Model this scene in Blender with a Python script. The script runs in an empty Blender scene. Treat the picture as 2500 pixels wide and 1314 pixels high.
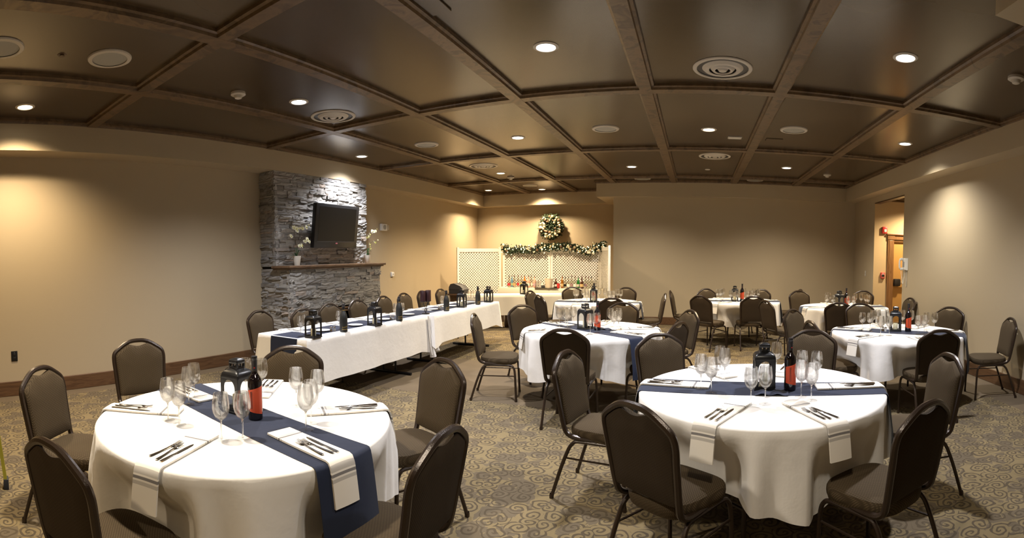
import bpy, bmesh, math, random
from math import sin, cos, pi, radians, sqrt, atan2
from mathutils import Matrix, Vector

S = bpy.context.scene
COL = S.collection
RND = random.Random(7)

# ------------------------------------------------------------------ camera (hand-held panorama: cylindrical projection)
F, CX, CY = 1240.252, 1234.353, 681.445            # pixels of a 2500 x 1314 frame
YAW, PITCH, ROLL = 0.375519, -0.045582, 0.00415
CAMZ = 1.5853
def cam_matrix():
    cy, sy, cp, sp, cr, sr = cos(YAW), sin(YAW), cos(PITCH), sin(PITCH), cos(ROLL), sin(ROLL)
    R = Matrix(((cy, -sy, 0), (sy, cy, 0), (0, 0, 1))) @ Matrix(((1, 0, 0), (0, cp, -sp), (0, sp, cp))) @ Matrix(((cr, 0, sr), (0, 1, 0), (-sr, 0, cr)))
    M = Matrix([[R[i][0], R[i][2], -R[i][1], 0] for i in range(3)] + [[0, 0, 0, 1]])
    M[2][3] = CAMZ
    return M
cd = bpy.data.cameras.new('camera')
cam = bpy.data.objects.new('camera', cd)
COL.objects.link(cam)
cd.type = 'PANO'
cd.panorama_type = 'CENTRAL_CYLINDRICAL'
cd.central_cylindrical_radius = 1.0
cd.central_cylindrical_range_u_min = (0 - CX) / F
cd.central_cylindrical_range_u_max = (2500 - CX) / F
cd.central_cylindrical_range_v_max = CY / F
cd.central_cylindrical_range_v_min = (CY - 1314) / F
cd.clip_start = 0.05
cam.matrix_world = cam_matrix()
S.camera = cam

# ------------------------------------------------------------------ world, exposure
W = bpy.data.worlds.new('world')
S.world = W
W.use_nodes = True
W.node_tree.nodes['Background'].inputs[0].default_value = (0.0, 0.0, 0.0, 1)
W.node_tree.nodes['Background'].inputs[1].default_value = 0.0
S.view_settings.view_transform = 'Standard'
S.view_settings.look = 'None'
S.view_settings.gamma = 1.0
S.view_settings.use_curve_mapping = False
S.view_settings.exposure = 0.0
S.cycles.max_bounces = 14
S.cycles.diffuse_bounces = 5
S.cycles.glossy_bounces = 4
S.cycles.transmission_bounces = 12
S.cycles.transparent_max_bounces = 40
S.cycles.use_denoising = True
S.cycles.sample_clamp_indirect = 6.0
S.cycles.caustics_reflective = False
S.cycles.caustics_refractive = False

# downlights in the ceiling: x, y, colour, watts
WARM, NEUT, COOL = (1.0, 0.77, 0.49), (1.0, 0.88, 0.71), (0.97, 0.96, 1.0)
LIGHTS = [
    (-5.29, 1.42, WARM, 0.85), (-3.94, 4.02, COOL, 1.0), (-5.30, 6.90, COOL, 0.8), (-1.24, 4.07, COOL, 1.0),
    (-2.56, 7.00, NEUT, 1.0), (0.145, 6.92, WARM, 1.0), (-1.26, 9.75, NEUT, 1.0), (1.68, 9.57, NEUT, 1.0),
    (1.69, 4.00, COOL, 1.0), (2.94, 6.88, (1.0, 0.94, 0.84), 0.75), (-3.98, 9.85, WARM, 2.0), (-5.30, 12.25, WARM, 1.25), (-3.95, 12.60, WARM, 1.1),
    # the same grid goes on over and behind the viewpoint
    (-2.56, 1.05, NEUT, 1.0), (0.145, 1.05, NEUT, 0.35),
    (-3.94, -1.9, WARM, 0.5), (-1.24, -1.9, WARM, 0.5),
]
LIGHT_W = 480.0

# ------------------------------------------------------------------ helpers: materials
def principled(name, col, rough=0.5, metal=0.0, spec=0.5, coat=0.0):
    m = bpy.data.materials.new(name)
    m.use_nodes = True
    b = m.node_tree.nodes['Principled BSDF']
    b.inputs['Base Color'].default_value = (*col, 1)
    b.inputs['Roughness'].default_value = rough
    b.inputs['Metallic'].default_value = metal
    b.inputs['Specular IOR Level'].default_value = spec
    b.inputs['Coat Weight'].default_value = coat
    return m
class NT:
    """tiny node helper"""
    def __init__(s, m):
        s.t = m.node_tree; s.n = s.t.nodes; s.b = s.n.get('Principled BSDF')
    def add(s, kind, **kw):
        n = s.n.new(kind)
        for k, v in kw.items(): setattr(n, k, v)
        return n
    def link(s, a, b): s.t.links.new(a, b)
    def val(s, sock, v):
        if hasattr(v, 'is_output') or isinstance(v, bpy.types.NodeSocket): s.link(v, sock)
        else: sock.default_value = v
    def math(s, op, a, b=0.0, c=0.0):
        n = s.add('ShaderNodeMath', operation=op)
        s.val(n.inputs[0], a); s.val(n.inputs[1], b); s.val(n.inputs[2], c)
        return n.outputs[0]
    def mix(s, f, a, b):
        n = s.add('ShaderNodeMix', data_type='RGBA')
        s.val(n.inputs[0], f); s.val(n.inputs[6], a); s.val(n.inputs[7], b)
        return n.outputs[2]
    def ramp(s, f, pts, interp='LINEAR'):
        n = s.add('ShaderNodeValToRGB')
        n.color_ramp.interpolation = interp
        e = n.color_ramp.elements
        while len(e) < len(pts): e.new(0.5)
        for i, (p, c) in enumerate(pts):
            e[i].position = p; e[i].color = (*c, 1) if len(c) == 3 else c
        s.link(f, n.inputs[0])
        return n.outputs[0]
    def noise(s, vec, scale, detail=3.0, rough=0.5, dist=0.0):
        n = s.add('ShaderNodeTexNoise')
        n.inputs['Scale'].default_value = scale; n.inputs['Detail'].default_value = detail
        n.inputs['Roughness'].default_value = rough; n.inputs['Distortion'].default_value = dist
        if vec is not None: s.link(vec, n.inputs['Vector'])
        return n
    def coord(s, which='Object'): return s.add('ShaderNodeTexCoord').outputs[which]
    def geo(s, which='Position'): return s.add('ShaderNodeNewGeometry').outputs[which]
    def scale(s, vec, sc):
        n = s.add('ShaderNodeMapping'); n.inputs['Scale'].default_value = sc
        s.link(vec, n.inputs['Vector']); return n.outputs[0]
    def bump(s, h, strength=0.3, dist=0.01):
        n = s.add('ShaderNodeBump'); n.inputs['Strength'].default_value = strength; n.inputs['Distance'].default_value = dist
        s.link(h, n.inputs['Height']); s.link(n.outputs[0], s.b.inputs['Normal'])

def m_paint(name, col):
    m = principled(name, col, 0.55, spec=0.3); t = NT(m)
    p = t.geo()
    n = t.noise(p, 90, 2)
    t.bump(n.outputs[0], 0.06, 0.004)
    return m
def m_wood(name, c1, c2, rough, sc):
    m = principled(name, c1, rough); t = NT(m)
    p = t.scale(t.geo(), sc)
    n = t.noise(p, 3.0, 6, 0.6, 1.6)
    c = t.ramp(n.outputs[0], [(0.3, c1), (0.52, c2), (0.6, c1), (0.75, c2)])
    t.link(c, t.b.inputs['Base Color'])
    t.bump(n.outputs[0], 0.15, 0.004)
    return m

M = {}
M['wall'] = m_paint('wall_paint', (0.43, 0.352, 0.238))
M['hallwall'] = m_paint('hall_paint', (0.55, 0.42, 0.24))
def m_ceiling():
    m = principled('ceiling_panel_bronze', (0.10, 0.065, 0.032), 0.24, spec=0.6); t = NT(m)
    p = t.geo()
    n = t.noise(t.scale(p, (0.8, 0.8, 1)), 0.9, 1, 0.5, 0.0)
    c = t.ramp(n.outputs[0], [(0.25, (0.045, 0.029, 0.015)), (0.5, (0.060, 0.039, 0.020)), (0.8, (0.080, 0.053, 0.027))])
    t.link(c, t.b.inputs['Base Color'])
    t.b.inputs['Roughness'].default_value = 0.23
    return m
M['ceil'] = m_ceiling()
M['beam'] = m_wood('beam_oak', (0.065, 0.039, 0.020), (0.145, 0.090, 0.046), 0.38, (1, 1, 1))
M['base'] = m_wood('baseboard_oak', (0.075, 0.036, 0.017), (0.125, 0.066, 0.031), 0.35, (3, 0.5, 6))
M['oak'] = m_wood('door_oak', (0.16, 0.075, 0.025), (0.24, 0.12, 0.045), 0.4, (6, 6, 0.6))
M['mantel'] = m_wood('mantel_wood', (0.09, 0.05, 0.028), (0.17, 0.10, 0.055), 0.4, (4, 0.5, 4))
M['brownwood'] = m_wood('dark_brown_wood', (0.04, 0.02, 0.01), (0.075, 0.04, 0.02), 0.35, (1, 4, 4))
M['door'] = principled('door_leaf', (0.48, 0.27, 0.08), 0.45)
M['steel'] = principled('cutlery_steel', (0.62, 0.62, 0.63), 0.16, 1.0)
M['bright'] = principled('bright_metal', (0.75, 0.72, 0.68), 0.25, 1.0)
M['white'] = principled('white_plastic', (0.72, 0.70, 0.65), 0.45)
M['vent'] = principled('vent_white', (0.50, 0.46, 0.40), 0.45)
M['grille'] = principled('speaker_grille', (0.34, 0.33, 0.30), 0.7)
M['black'] = principled('black_metal', (0.009, 0.009, 0.010), 0.33, spec=0.4)
M['blackplastic'] = principled('black_plastic', (0.014, 0.014, 0.015), 0.35)
M['screen'] = principled('tv_screen', (0.006, 0.006, 0.006), 0.3, spec=0.4)
M['red'] = principled('alarm_red', (0.55, 0.03, 0.025), 0.4)
M['pink'] = principled('logo_pink', (0.45, 0.13, 0.17), 0.5)
M['ivory'] = principled('candle_ivory', (0.78, 0.70, 0.46), 0.5)
M['purple'] = principled('candle_plum', (0.035, 0.010, 0.014), 0.4)
M['china'] = principled('white_china', (0.85, 0.84, 0.82), 0.2)
M['pot'] = principled('white_pot', (0.75, 0.73, 0.66), 0.3)
M['leaf'] = principled('dark_leaf', (0.03, 0.09, 0.02), 0.45)
M['stem'] = principled('plant_stem', (0.08, 0.06, 0.03), 0.6)
M['petal'] = principled('orchid_petal', (0.82, 0.80, 0.60), 0.5)
M['yellow'] = principled('orchid_throat', (0.55, 0.55, 0.08), 0.5)
M['lattice'] = principled('lattice_white', (0.82, 0.79, 0.72), 0.45)
M['ladder'] = principled('ladder_yellow', (0.30, 0.27, 0.03), 0.4)
M['rubber'] = principled('rubber_black', (0.012, 0.014, 0.018), 0.7)
M['bottle'] = principled('dark_glass_bottle', (0.006, 0.004, 0.005), 0.06, spec=0.8)
M['foil'] = principled('bottle_foil', (0.018, 0.016, 0.018), 0.35)
M['orange'] = principled('label_orange', (0.56, 0.060, 0.012), 0.5)
M['ink'] = principled('label_ink', (0.05, 0.012, 0.01), 0.5)
M['matteblack'] = principled('frosted_black_bottle', (0.016, 0.017, 0.017), 0.45)
M['gold'] = principled('label_gold', (0.55, 0.40, 0.12), 0.35, 0.7)
M['navy2'] = principled('navy_napkin', (0.012, 0.018, 0.045), 0.8)
M['hose'] = principled('box_charcoal', (0.03, 0.03, 0.033), 0.4)
M['bauble'] = principled('bauble_champagne', (0.70, 0.58, 0.36), 0.2, 0.6)
M['cone'] = principled('pine_cone', (0.12, 0.07, 0.035), 0.8)
M['fir'] = principled('fir_green', (0.022, 0.040, 0.014), 0.75)
M['linen'] = principled('buffet_linen', (0.66, 0.60, 0.48), 0.85)
M['dark'] = principled('firebox_black', (0.006, 0.006, 0.006), 0.8)
M['pepper'] = principled('pepper_brown', (0.16, 0.11, 0.05), 0.6)
M['salt'] = principled('salt_white', (0.8, 0.8, 0.78), 0.6)

def m_emit(name, col, s):
    m = bpy.data.materials.new(name); m.use_nodes = True; t = NT(m); t.n.clear()
    o = t.add('ShaderNodeOutputMaterial'); e = t.add('ShaderNodeEmission')
    e.inputs[0].default_value = (*col, 1); e.inputs[1].default_value = s
    t.link(e.outputs[0], o.inputs[0]); return m
M['glow_cool'] = m_emit('lamp_glow_cool', (0.95, 0.97, 1.0), 14)
M['glow_warm'] = m_emit('lamp_glow_warm', (1.0, 0.88, 0.66), 14)
M['fairy'] = m_emit('fairy_bulb', (1.0, 0.80, 0.36), 14)

def m_glass(name, tint, dark, refl=0.5, base=0.04):
    """thin clear glass: see-through, more reflective and slightly darker towards grazing edges"""
    m = bpy.data.materials.new(name); m.use_nodes = True; t = NT(m); t.n.clear()
    o = t.add('ShaderNodeOutputMaterial')
    tr = t.add('ShaderNodeBsdfTransparent'); gl = t.add('ShaderNodeBsdfGlossy'); mx = t.add('ShaderNodeMixShader')
    gl.inputs['Roughness'].default_value = 0.04
    lw = t.add('ShaderNodeLayerWeight'); lw.inputs['Blend'].default_value = 0.5
    fc = lw.outputs['Facing']
    c = t.ramp(fc, [(0.0, tint), (0.75, tint), (1.0, dark)])
    t.link(c, tr.inputs['Color'])
    f = t.math('ADD', t.math('MULTIPLY', t.math('POWER', fc, 3.0), refl), base)
    t.link(f, mx.inputs[0]); t.link(tr.outputs[0], mx.inputs[1]); t.link(gl.outputs[0], mx.inputs[2])
    t.link(mx.outputs[0], o.inputs[0]); return m
def m_solidglass(name, clear):
    """refracting glass, partly plain transparent so that its shadows stay light"""
    m = bpy.data.materials.new(name); m.use_nodes = True; t = NT(m); t.n.clear()
    o = t.add('ShaderNodeOutputMaterial'); g = t.add('ShaderNodeBsdfGlass'); tr = t.add('ShaderNodeBsdfTransparent'); mx = t.add('ShaderNodeMixShader')
    g.inputs['IOR'].default_value = 1.5; g.inputs['Roughness'].default_value = 0.0; g.inputs['Color'].default_value = (.97, .97, .96, 1)
    mx.inputs[0].default_value = clear
    t.link(g.outputs[0], mx.inputs[1]); t.link(tr.outputs[0], mx.inputs[2]); t.link(mx.outputs[0], o.inputs[0]); return m
M['glass'] = m_solidglass('clear_glass', 0.58)
M['stemglass'] = m_solidglass('stem_glass', 0.35)
M['footglass'] = m_glass('foot_glass', (0.95, 0.95, 0.94), (0.45, 0.44, 0.43), 0.5, 0.05)
M['pane'] = m_glass('lantern_glass', (0.96, 0.965, 0.965), (0.85, 0.86, 0.86), 0.3, 0.025)
M['frost'] = principled('frosted_plastic', (0.70, 0.60, 0.45), 0.6)
M['frost'].node_tree.nodes['Principled BSDF'].inputs['Alpha'].default_value = 0.75

def m_fabric(name, c1, c2, scale):
    m = principled(name, c1, 0.85, spec=0.2); t = NT(m)
    v = t.coord('Object')
    w = t.add('ShaderNodeTexWave', wave_type='BANDS', bands_direction='DIAGONAL'); w.inputs['Scale'].default_value = scale
    w.inputs['Distortion'].default_value = 0.3
    t.link(v, w.inputs['Vector'])
    w2 = t.add('ShaderNodeTexWave', wave_type='BANDS', bands_direction='X'); w2.inputs['Scale'].default_value = scale * 0.8
    t.link(v, w2.inputs['Vector'])
    f = t.math('MULTIPLY', w.outputs['Fac'], w2.outputs['Fac'])
    t.link(t.mix(f, (*c1, 1), (*c2, 1)), t.b.inputs['Base Color'])
    t.bump(f, 0.25, 0.002)
    return m
M['fabric'] = m_fabric('chair_fabric', (0.046, 0.032, 0.017), (0.102, 0.073, 0.041), 46)
M['shaded_fabric'] = m_fabric('chair_fabric_shaded', (0.034, 0.023, 0.013), (0.050, 0.035, 0.021), 60)  # same chair fabric, shade on the rear put into its colour
def m_frame():
    m = principled('chair_frame_bronze', (0.030, 0.018, 0.011), 0.30, 0.3, spec=0.6); t = NT(m)
    n = t.noise(t.coord('Object'), 160, 2)
    t.bump(n.outputs[0], 0.35, 0.002)
    return m
M['frame'] = m_frame()
def m_cloth(name, col, crease=0.5):
    m = principled(name, col, 0.9, spec=0.15); t = NT(m)
    p = t.geo()
    n = t.noise(p, 5, 4, 0.55, 0.25)
    t.bump(n.outputs[0], crease, 0.012)
    b = t.b
    b.inputs['Sheen Weight'].default_value = 0.15
    return m
M['cloth'] = m_cloth('white_cloth', (0.82, 0.80, 0.77))
M['creased'] = m_cloth('creased_white_cloth', (0.80, 0.78, 0.75), 0.7)
M['navy'] = m_cloth('navy_cloth', (0.018, 0.025, 0.052), 0.3)
def m_napkin():
    m = principled('striped_napkin', (0.85, 0.81, 0.74), 0.9, spec=0.1); t = NT(m)
    uv = t.coord('UV'); sx = t.add('ShaderNodeSeparateXYZ'); t.link(uv, sx.inputs[0])
    u = sx.outputs[0]
    tot = None
    for c, w, k in ((0.16, 0.011, 1.0), (0.19, 0.006, 0.5), (0.13, 0.006, 0.5), (0.78, 0.010, 1.0), (0.745, 0.012, 0.5), (0.815, 0.012, 0.5)):
        d = t.math('ABSOLUTE', t.math('SUBTRACT', u, c))
        q = t.math('MULTIPLY', t.math('LESS_THAN', d, w), k)
        tot = q if tot is None else t.math('MAXIMUM', tot, q)
    t.link(t.mix(tot, (0.85, 0.81, 0.74, 1), (0.24, 0.23, 0.23, 1)), t.b.inputs['Base Color'])
    return m
M['napkin'] = m_napkin()
def m_stone():
    m = principled('ledger_stone', (0.3, 0.29, 0.28), 0.85, spec=0.25); t = NT(m)
    oi = t.add('ShaderNodeObjectInfo'); ri = t.geo('Random Per Island')
    r = t.math('FRACT', t.math('ADD', oi.outputs['Random'], ri))
    c = t.ramp(r, [(0.0, (0.22, 0.213, 0.203)), (0.3, (0.33, 0.32, 0.305)), (0.6, (0.42, 0.41, 0.39)), (0.85, (0.32, 0.325, 0.335)), (1.0, (0.42, 0.36, 0.31))])
    p = t.geo()
    n = t.noise(t.scale(p, (1, 1, 2.5)), 16, 6, 0.65)
    c2 = t.mix(n.outputs[0], (0.55, 0.55, 0.55, 1), (1.35, 1.33, 1.3, 1))
    mm = t.add('ShaderNodeMix', data_type='RGBA', blend_type='MULTIPLY'); mm.inputs[0].default_value = 1
    t.link(c, mm.inputs[6]); t.link(c2, mm.inputs[7])
    t.link(mm.outputs[2], t.b.inputs['Base Color'])
    t.bump(n.outputs[0], 0.8, 0.02)
    return m
M['stone'] = m_stone()
def m_carpet():
    m = principled('scroll_carpet', (0.3, 0.24, 0.15), 0.95, spec=0.1); t = NT(m)
    p = t.geo()
    def spirals(scale, seed, turns, width):
        mp = t.add('ShaderNodeMapping'); mp.inputs['Location'].default_value = (seed, seed * 0.7, 0); mp.inputs['Scale'].default_value = (scale, scale, 1)
        wn = t.noise(p, 7, 2); wv = t.add('ShaderNodeVectorMath', operation='SCALE'); wv.inputs['Scale'].default_value = 0.085; t.link(wn.outputs['Color'], wv.inputs[0])
        pv = t.add('ShaderNodeVectorMath', operation='ADD'); t.link(p, pv.inputs[0]); t.link(wv.outputs[0], pv.inputs[1])
        t.link(pv.outputs[0], mp.inputs['Vector'])
        v = t.add('ShaderNodeTexVoronoi', voronoi_dimensions='2D'); v.inputs['Scale'].default_value = 1.0; v.inputs['Randomness'].default_value = 0.8
        t.link(mp.outputs[0], v.inputs['Vector'])
        d = t.add('ShaderNodeVectorMath', operation='SUBTRACT')
        t.link(mp.outputs[0], d.inputs[0]); t.link(v.outputs['Position'], d.inputs[1])
        s = t.add('ShaderNodeSeparateXYZ'); t.link(d.outputs[0], s.inputs[0])
        th = t.math('DIVIDE', t.math('ARCTAN2', s.outputs[1], s.outputs[0]), 2 * pi)
        r = v.outputs['Distance']
        cs = t.add('ShaderNodeSeparateColor'); t.link(v.outputs['Color'], cs.inputs[0])
        sign = t.math('SUBTRACT', t.math('MULTIPLY', t.math('GREATER_THAN', cs.outputs[0], 0.45), 2.0), 1.0)
        q = t.math('FRACT', t.math('ADD', t.math('ADD', t.math('MULTIPLY', r, turns), t.math('MULTIPLY', th, sign)), cs.outputs[1]))
        line = t.math('LESS_THAN', t.math('ABSOLUTE', t.math('SUBTRACT', q, 0.5)), width)
        return line, cs.outputs[2], r
    l1, c1, r1 = spirals(8.2, 3.1, 3.4, 0.20)
    near = t.math('LESS_THAN', r1, 0.62)
    l1 = t.math('MULTIPLY', l1, near)
    n = t.noise(p, 9, 2, 0.5, 1.0)
    blot = t.math('GREATER_THAN', t.math('ADD', t.math('MULTIPLY', c1, 0.55), t.math('MULTIPLY', n.outputs[0], 0.9)), 0.80)
    tan, taupe, line = (0.190, 0.147, 0.080, 1), (0.128, 0.102, 0.068, 1), (0.086, 0.067, 0.044, 1)
    col = t.mix(blot, tan, taupe)
    col = t.mix(l1, col, line)
    # plain taupe border along the side walls and a plain band across the room
    sx = t.add('ShaderNodeSeparateXYZ'); t.link(p, sx.inputs[0])
    x, y = sx.outputs[0], sx.outputs[1]
    bl = t.math('LESS_THAN', x, -5.87); br = t.math('GREATER_THAN', x, 3.33)
    bb = t.math('MULTIPLY', t.math('GREATER_THAN', y, 5.0), t.math('LESS_THAN', y, 6.95))
    plain = t.math('MAXIMUM', t.math('MAXIMUM', bl, br), bb)
    n2 = t.noise(p, 3, 3)
    pc = t.mix(n2.outputs[0], (0.115, 0.088, 0.058, 1), (0.160, 0.124, 0.083, 1))
    col = t.mix(plain, col, pc)
    t.link(col, t.b.inputs['Base Color'])
    n3 = t.noise(p, 260, 2)
    t.bump(n3.outputs[0], 0.5, 0.004)
    return m
M['carpet'] = m_carpet()

# ------------------------------------------------------------------ helpers: objects
def link(o, parent=None):
    COL.objects.link(o)
    if parent is not None: o.parent = parent
    return o
def tag(o, label=None, cat=None, group=None, kind=None):
    if label: o['label'] = label
    if cat: o['category'] = cat
    if group: o['group'] = group
    if kind: o['kind'] = kind
    return o
def thing(name, loc, rz, label, cat, group=None):
    o = bpy.data.objects.new(name, None); o.empty_display_size = 0.1
    COL.objects.link(o)
    o.location = loc; o.rotation_euler = (0, 0, rz)
    return tag(o, label, cat, group)
def obj(name, me, parent=None, loc=(0, 0, 0), rz=0.0):
    o = bpy.data.objects.new(name, me); o.location = loc; o.rotation_euler = (0, 0, rz)
    return link(o, parent)
def copy_tree(o, parent=None, label=None, group=None):
    c = o.copy(); COL.objects.link(c)
    if parent is not None: c.parent = parent
    if label: c['label'] = label
    if group: c['group'] = group
    for ch in o.children: copy_tree(ch, c)
    return c

class MB:
    """collects geometry; build() makes ONE mesh"""
    def __init__(s): s.v = []; s.f = []; s.uv = None
    def raw(s, vs, fs):
        k = len(s.v); s.v += [tuple(p) for p in vs]; s.f += [tuple(i + k for i in f) for f in fs]; return s
    def box(s, x0, x1, y0, y1, z0, z1):
        v = [(x0, y0, z0), (x1, y0, z0), (x1, y1, z0), (x0, y1, z0), (x0, y0, z1), (x1, y0, z1), (x1, y1, z1), (x0, y1, z1)]
        return s.raw(v, [(3, 2, 1, 0), (4, 5, 6, 7), (0, 1, 5, 4), (1, 2, 6, 5), (2, 3, 7, 6), (3, 0, 4, 7)])
    def rbox(s, x0, x1, y0, y1, z0, z1, b=0.004):
        bm = bmesh.new(); bmesh.ops.create_cube(bm, size=1)
        for v in bm.verts: v.co = ((x0 + x1) / 2 + v.co.x * (x1 - x0), (y0 + y1) / 2 + v.co.y * (y1 - y0), (z0 + z1) / 2 + v.co.z * (z1 - z0))
        bmesh.ops.bevel(bm, geom=bm.edges[:], offset=b, segments=2, affect='EDGES', profile=0.5)
        bm.verts.index_update()
        s.raw([v.co[:] for v in bm.verts], [[v.index for v in f.verts] for f in bm.faces]); bm.free(); return s
    def tube(s, path, r, n=8, r2=None, closed=False, caps=True):
        P = [Vector(p) for p in path]; L = len(P); rings = []
        up = None
        for i, p in enumerate(P):
            a = P[(i - 1) % L] if (closed or i > 0) else p; b = P[(i + 1) % L] if (closed or i < L - 1) else p
            d = (b - a).normalized()
            if up is None:
                up = Vector((0, 0, 1)) if abs(d.z) < 0.9 else Vector((0, 1, 0))
            u = (up - d * up.dot(d)); u = u.normalized() if u.length > 1e-6 else d.orthogonal().normalized()
            up = u; w = d.cross(u)
            ra = r[i] if isinstance(r, (list, tuple)) else r
            rb = ra if r2 is None else r2
            rings.append([p + u * (cos(2 * pi * k / n) * ra) + w * (sin(2 * pi * k / n) * rb) for k in range(n)])
        k0 = len(s.v)
        for R in rings: s.v += [tuple(q) for q in R]
        m = L if closed else L - 1
        for i in range(m):
            a, b = k0 + i * n, k0 + ((i + 1) % L) * n
            for k in range(n): s.f.append((a + k, a + (k + 1) % n, b + (k + 1) % n, b + k))
        if caps and not closed:
            s.f.append(tuple(k0 + k for k in range(n - 1, -1, -1))); s.f.append(tuple(k0 + (L - 1) * n + k for k in range(n)))
        return s
    def lathe(s, prof, n=24, c=(0, 0, 0), a0=0.0, a1=2 * pi):
        full = abs(a1 - a0 - 2 * pi) < 1e-6; m = n if full else n + 1
        k0 = len(s.v)
        for (r, z) in prof:
            for k in range(m):
                a = a0 + (a1 - a0) * k / n
                s.v.append((c[0] + r * cos(a), c[1] + r * sin(a), c[2] + z))
        for i in range(len(prof) - 1):
            for k in range(n):
                k2 = (k + 1) % m
                s.f.append((k0 + i * m + k, k0 + i * m + k2, k0 + (i + 1) * m + k2, k0 + (i + 1) * m + k))
        return s
    def grid(s, rows):
        k0 = len(s.v); n = len(rows[0])
        for r in rows: s.v += [tuple(q) for q in r]
        for i in range(len(rows) - 1):
            for j in range(n - 1):
                s.f.append((k0 + i * n + j, k0 + i * n + j + 1, k0 + (i + 1) * n + j + 1, k0 + (i + 1) * n + j))
        return s
    def loft(s, rings, cap0=True, cap1=True):
        k0 = len(s.v); n = len(rings[0])
        for r in rings: s.v += [tuple(q) for q in r]
        for i in range(len(rings) - 1):
            for j in range(n):
                s.f.append((k0 + i * n + j, k0 + i * n + (j + 1) % n, k0 + (i + 1) * n + (j + 1) % n, k0 + (i + 1) * n + j))
        if cap0: s.f.append(tuple(k0 + j for j in range(n - 1, -1, -1)))
        if cap1: s.f.append(tuple(k0 + (len(rings) - 1) * n + j for j in range(n)))
        return s
    def sphere(s, c, r, n=10, m=6, sq=1.0):
        return s.lathe([(max(1e-4, r * sin(pi * i / m)), -r * sq * cos(pi * i / m)) for i in range(m + 1)], n, c)
    def xf(s, Mx, start=0):
        for i in range(start, len(s.v)): s.v[i] = tuple(Mx @ Vector(s.v[i]))
        return s
    def mesh(s, name, mat, smooth=True, ang=38):
        me = bpy.data.meshes.new(name); me.from_pydata(s.v, [], s.f)
        if mat is not None: me.materials.append(M[mat] if isinstance(mat, str) else mat)
        bm = bmesh.new(); bm.from_mesh(me); bmesh.ops.recalc_face_normals(bm, faces=bm.faces[:]); bm.to_mesh(me); bm.free()
        if smooth:
            me.polygons.foreach_set('use_smooth', [True] * len(me.polygons))
            me.set_sharp_from_angle(angle=radians(ang))
        me.update(); return me
    def build(s, name, mat, parent=None, smooth=True, ang=38): return obj(name, s.mesh(name, mat, smooth, ang), parent)
def struct(name, mb, mat, parent=None, label=None, smooth=False):
    o = mb.build(name, mat, parent, smooth)
    if parent is None: o['kind'] = 'structure'
    if label: o['label'] = label
    return o
def text_mesh(body, size, mat, depth=0.0008):
    cu = bpy.data.curves.new('lettering', 'FONT'); cu.body = body; cu.size = size; cu.extrude = depth; cu.align_x = 'CENTER'; cu.align_y = 'CENTER'
    cu.resolution_u = 3
    o = bpy.data.objects.new('lettering', cu); COL.objects.link(o)
    dg = bpy.context.evaluated_depsgraph_get()
    me = bpy.data.meshes.new_from_object(o.evaluated_get(dg))
    bpy.data.objects.remove(o); bpy.data.curves.remove(cu)
    me.materials.clear(); me.materials.append(M[mat]); me.name = 'lettering'
    return me
def smooth_path(pts, k=4):
    P = [Vector(p) for p in pts]; out = []
    for i in range(len(P) - 1):
        p0 = P[max(i - 1, 0)]; p1 = P[i]; p2 = P[i + 1]; p3 = P[min(i + 2, len(P) - 1)]
        for j in range(k):
            t = j / k
            out.append(0.5 * ((2 * p1) + (p2 - p0) * t + (2 * p0 - 5 * p1 + 4 * p2 - p3) * t * t + (3 * p1 - p0 - 3 * p2 + p3) * t ** 3))
    out.append(P[-1]); return out
# ------------------------------------------------------------------ room shell
XL, XR, YF, YA, XA, YB = -6.11, 3.752, 11.703, 13.346, -1.934, -3.4
ZS, ZB, ZC = 2.943, 3.245, 3.30                  # soffit underside, beam underside, ceiling panels
SL, SR, SF, SA, SAX = -5.744, 3.458, 11.547, 12.948, -2.31
OY0, OY1, OZ = 8.735, 10.33, 2.82                # opening to the side hall
HX = 6.6
struct('floor', MB().box(XL - .12, HX + .12, YB - .12, YA + .12, -0.1, 0.0), 'carpet')
struct('wall_left', MB().box(XL - .12, XL, YB - .12, YA + .12, 0, 3.4), 'wall')
struct('wall_alcove', MB().box(XL, XA + .12, YA, YA + .12, 0, 3.4), 'wall')
struct('wall_alcove_right', MB().box(XA, XA + .12, YF + .12, YA, 0, 3.4), 'wall')
struct('wall_far', MB().box(XA, XR + .12, YF, YF + .12, 0, 3.4), 'wall')
struct('wall_near', MB().box(XL, XR + .12, YB - .12, YB, 0, 3.4), 'wall')
struct('wall_right', MB().box(XR, XR + .12, YB, OY0, 0, 3.4).box(XR, XR + .12, OY0, OY1, OZ, 3.4).box(XR, XR + .12, OY1, YF, 0, 3.4), 'wall')
D0, D1, DZ = 4.21, 5.12, 2.03
struct('wall_hall', MB().box(XR + .001, D0, OY1 - .002, OY1 + .14, 0, 2.949).box(D1, HX, OY1, OY1 + .14, 0, 3.0).box(D0, D1, OY1, OY1 + .14, DZ, 3.0), 'hallwall')
struct('wall_hall_right', MB().box(HX, HX + .12, OY0 - .5, OY1 + .14, 0, 3.0), 'hallwall')
struct('wall_hall_near', MB().box(XR + .12, HX, OY0 - .62, OY0 - .5, 0, 3.0), 'hallwall')
hc = struct('ceiling_hall', MB().box(XR + .12, HX, OY0 - .5, OY1 + .14, 2.95, 3.0), 'ceil')
for yy in (8.75, 9.35, 9.95): MB().box(XR + .12, HX, yy, yy + .12, 2.89, 2.95).build('beam', 'beam', hc, False)
for xx in (4.6, 5.6): MB().box(xx, xx + .12, OY0 - .5, OY1, 2.892, 2.95).build('beam', 'beam', hc, False)
MB().box(XR + .12, HX, OY1 - .08, OY1, 2.87, 2.95).build('beam', 'beam', hc, False)

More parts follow.
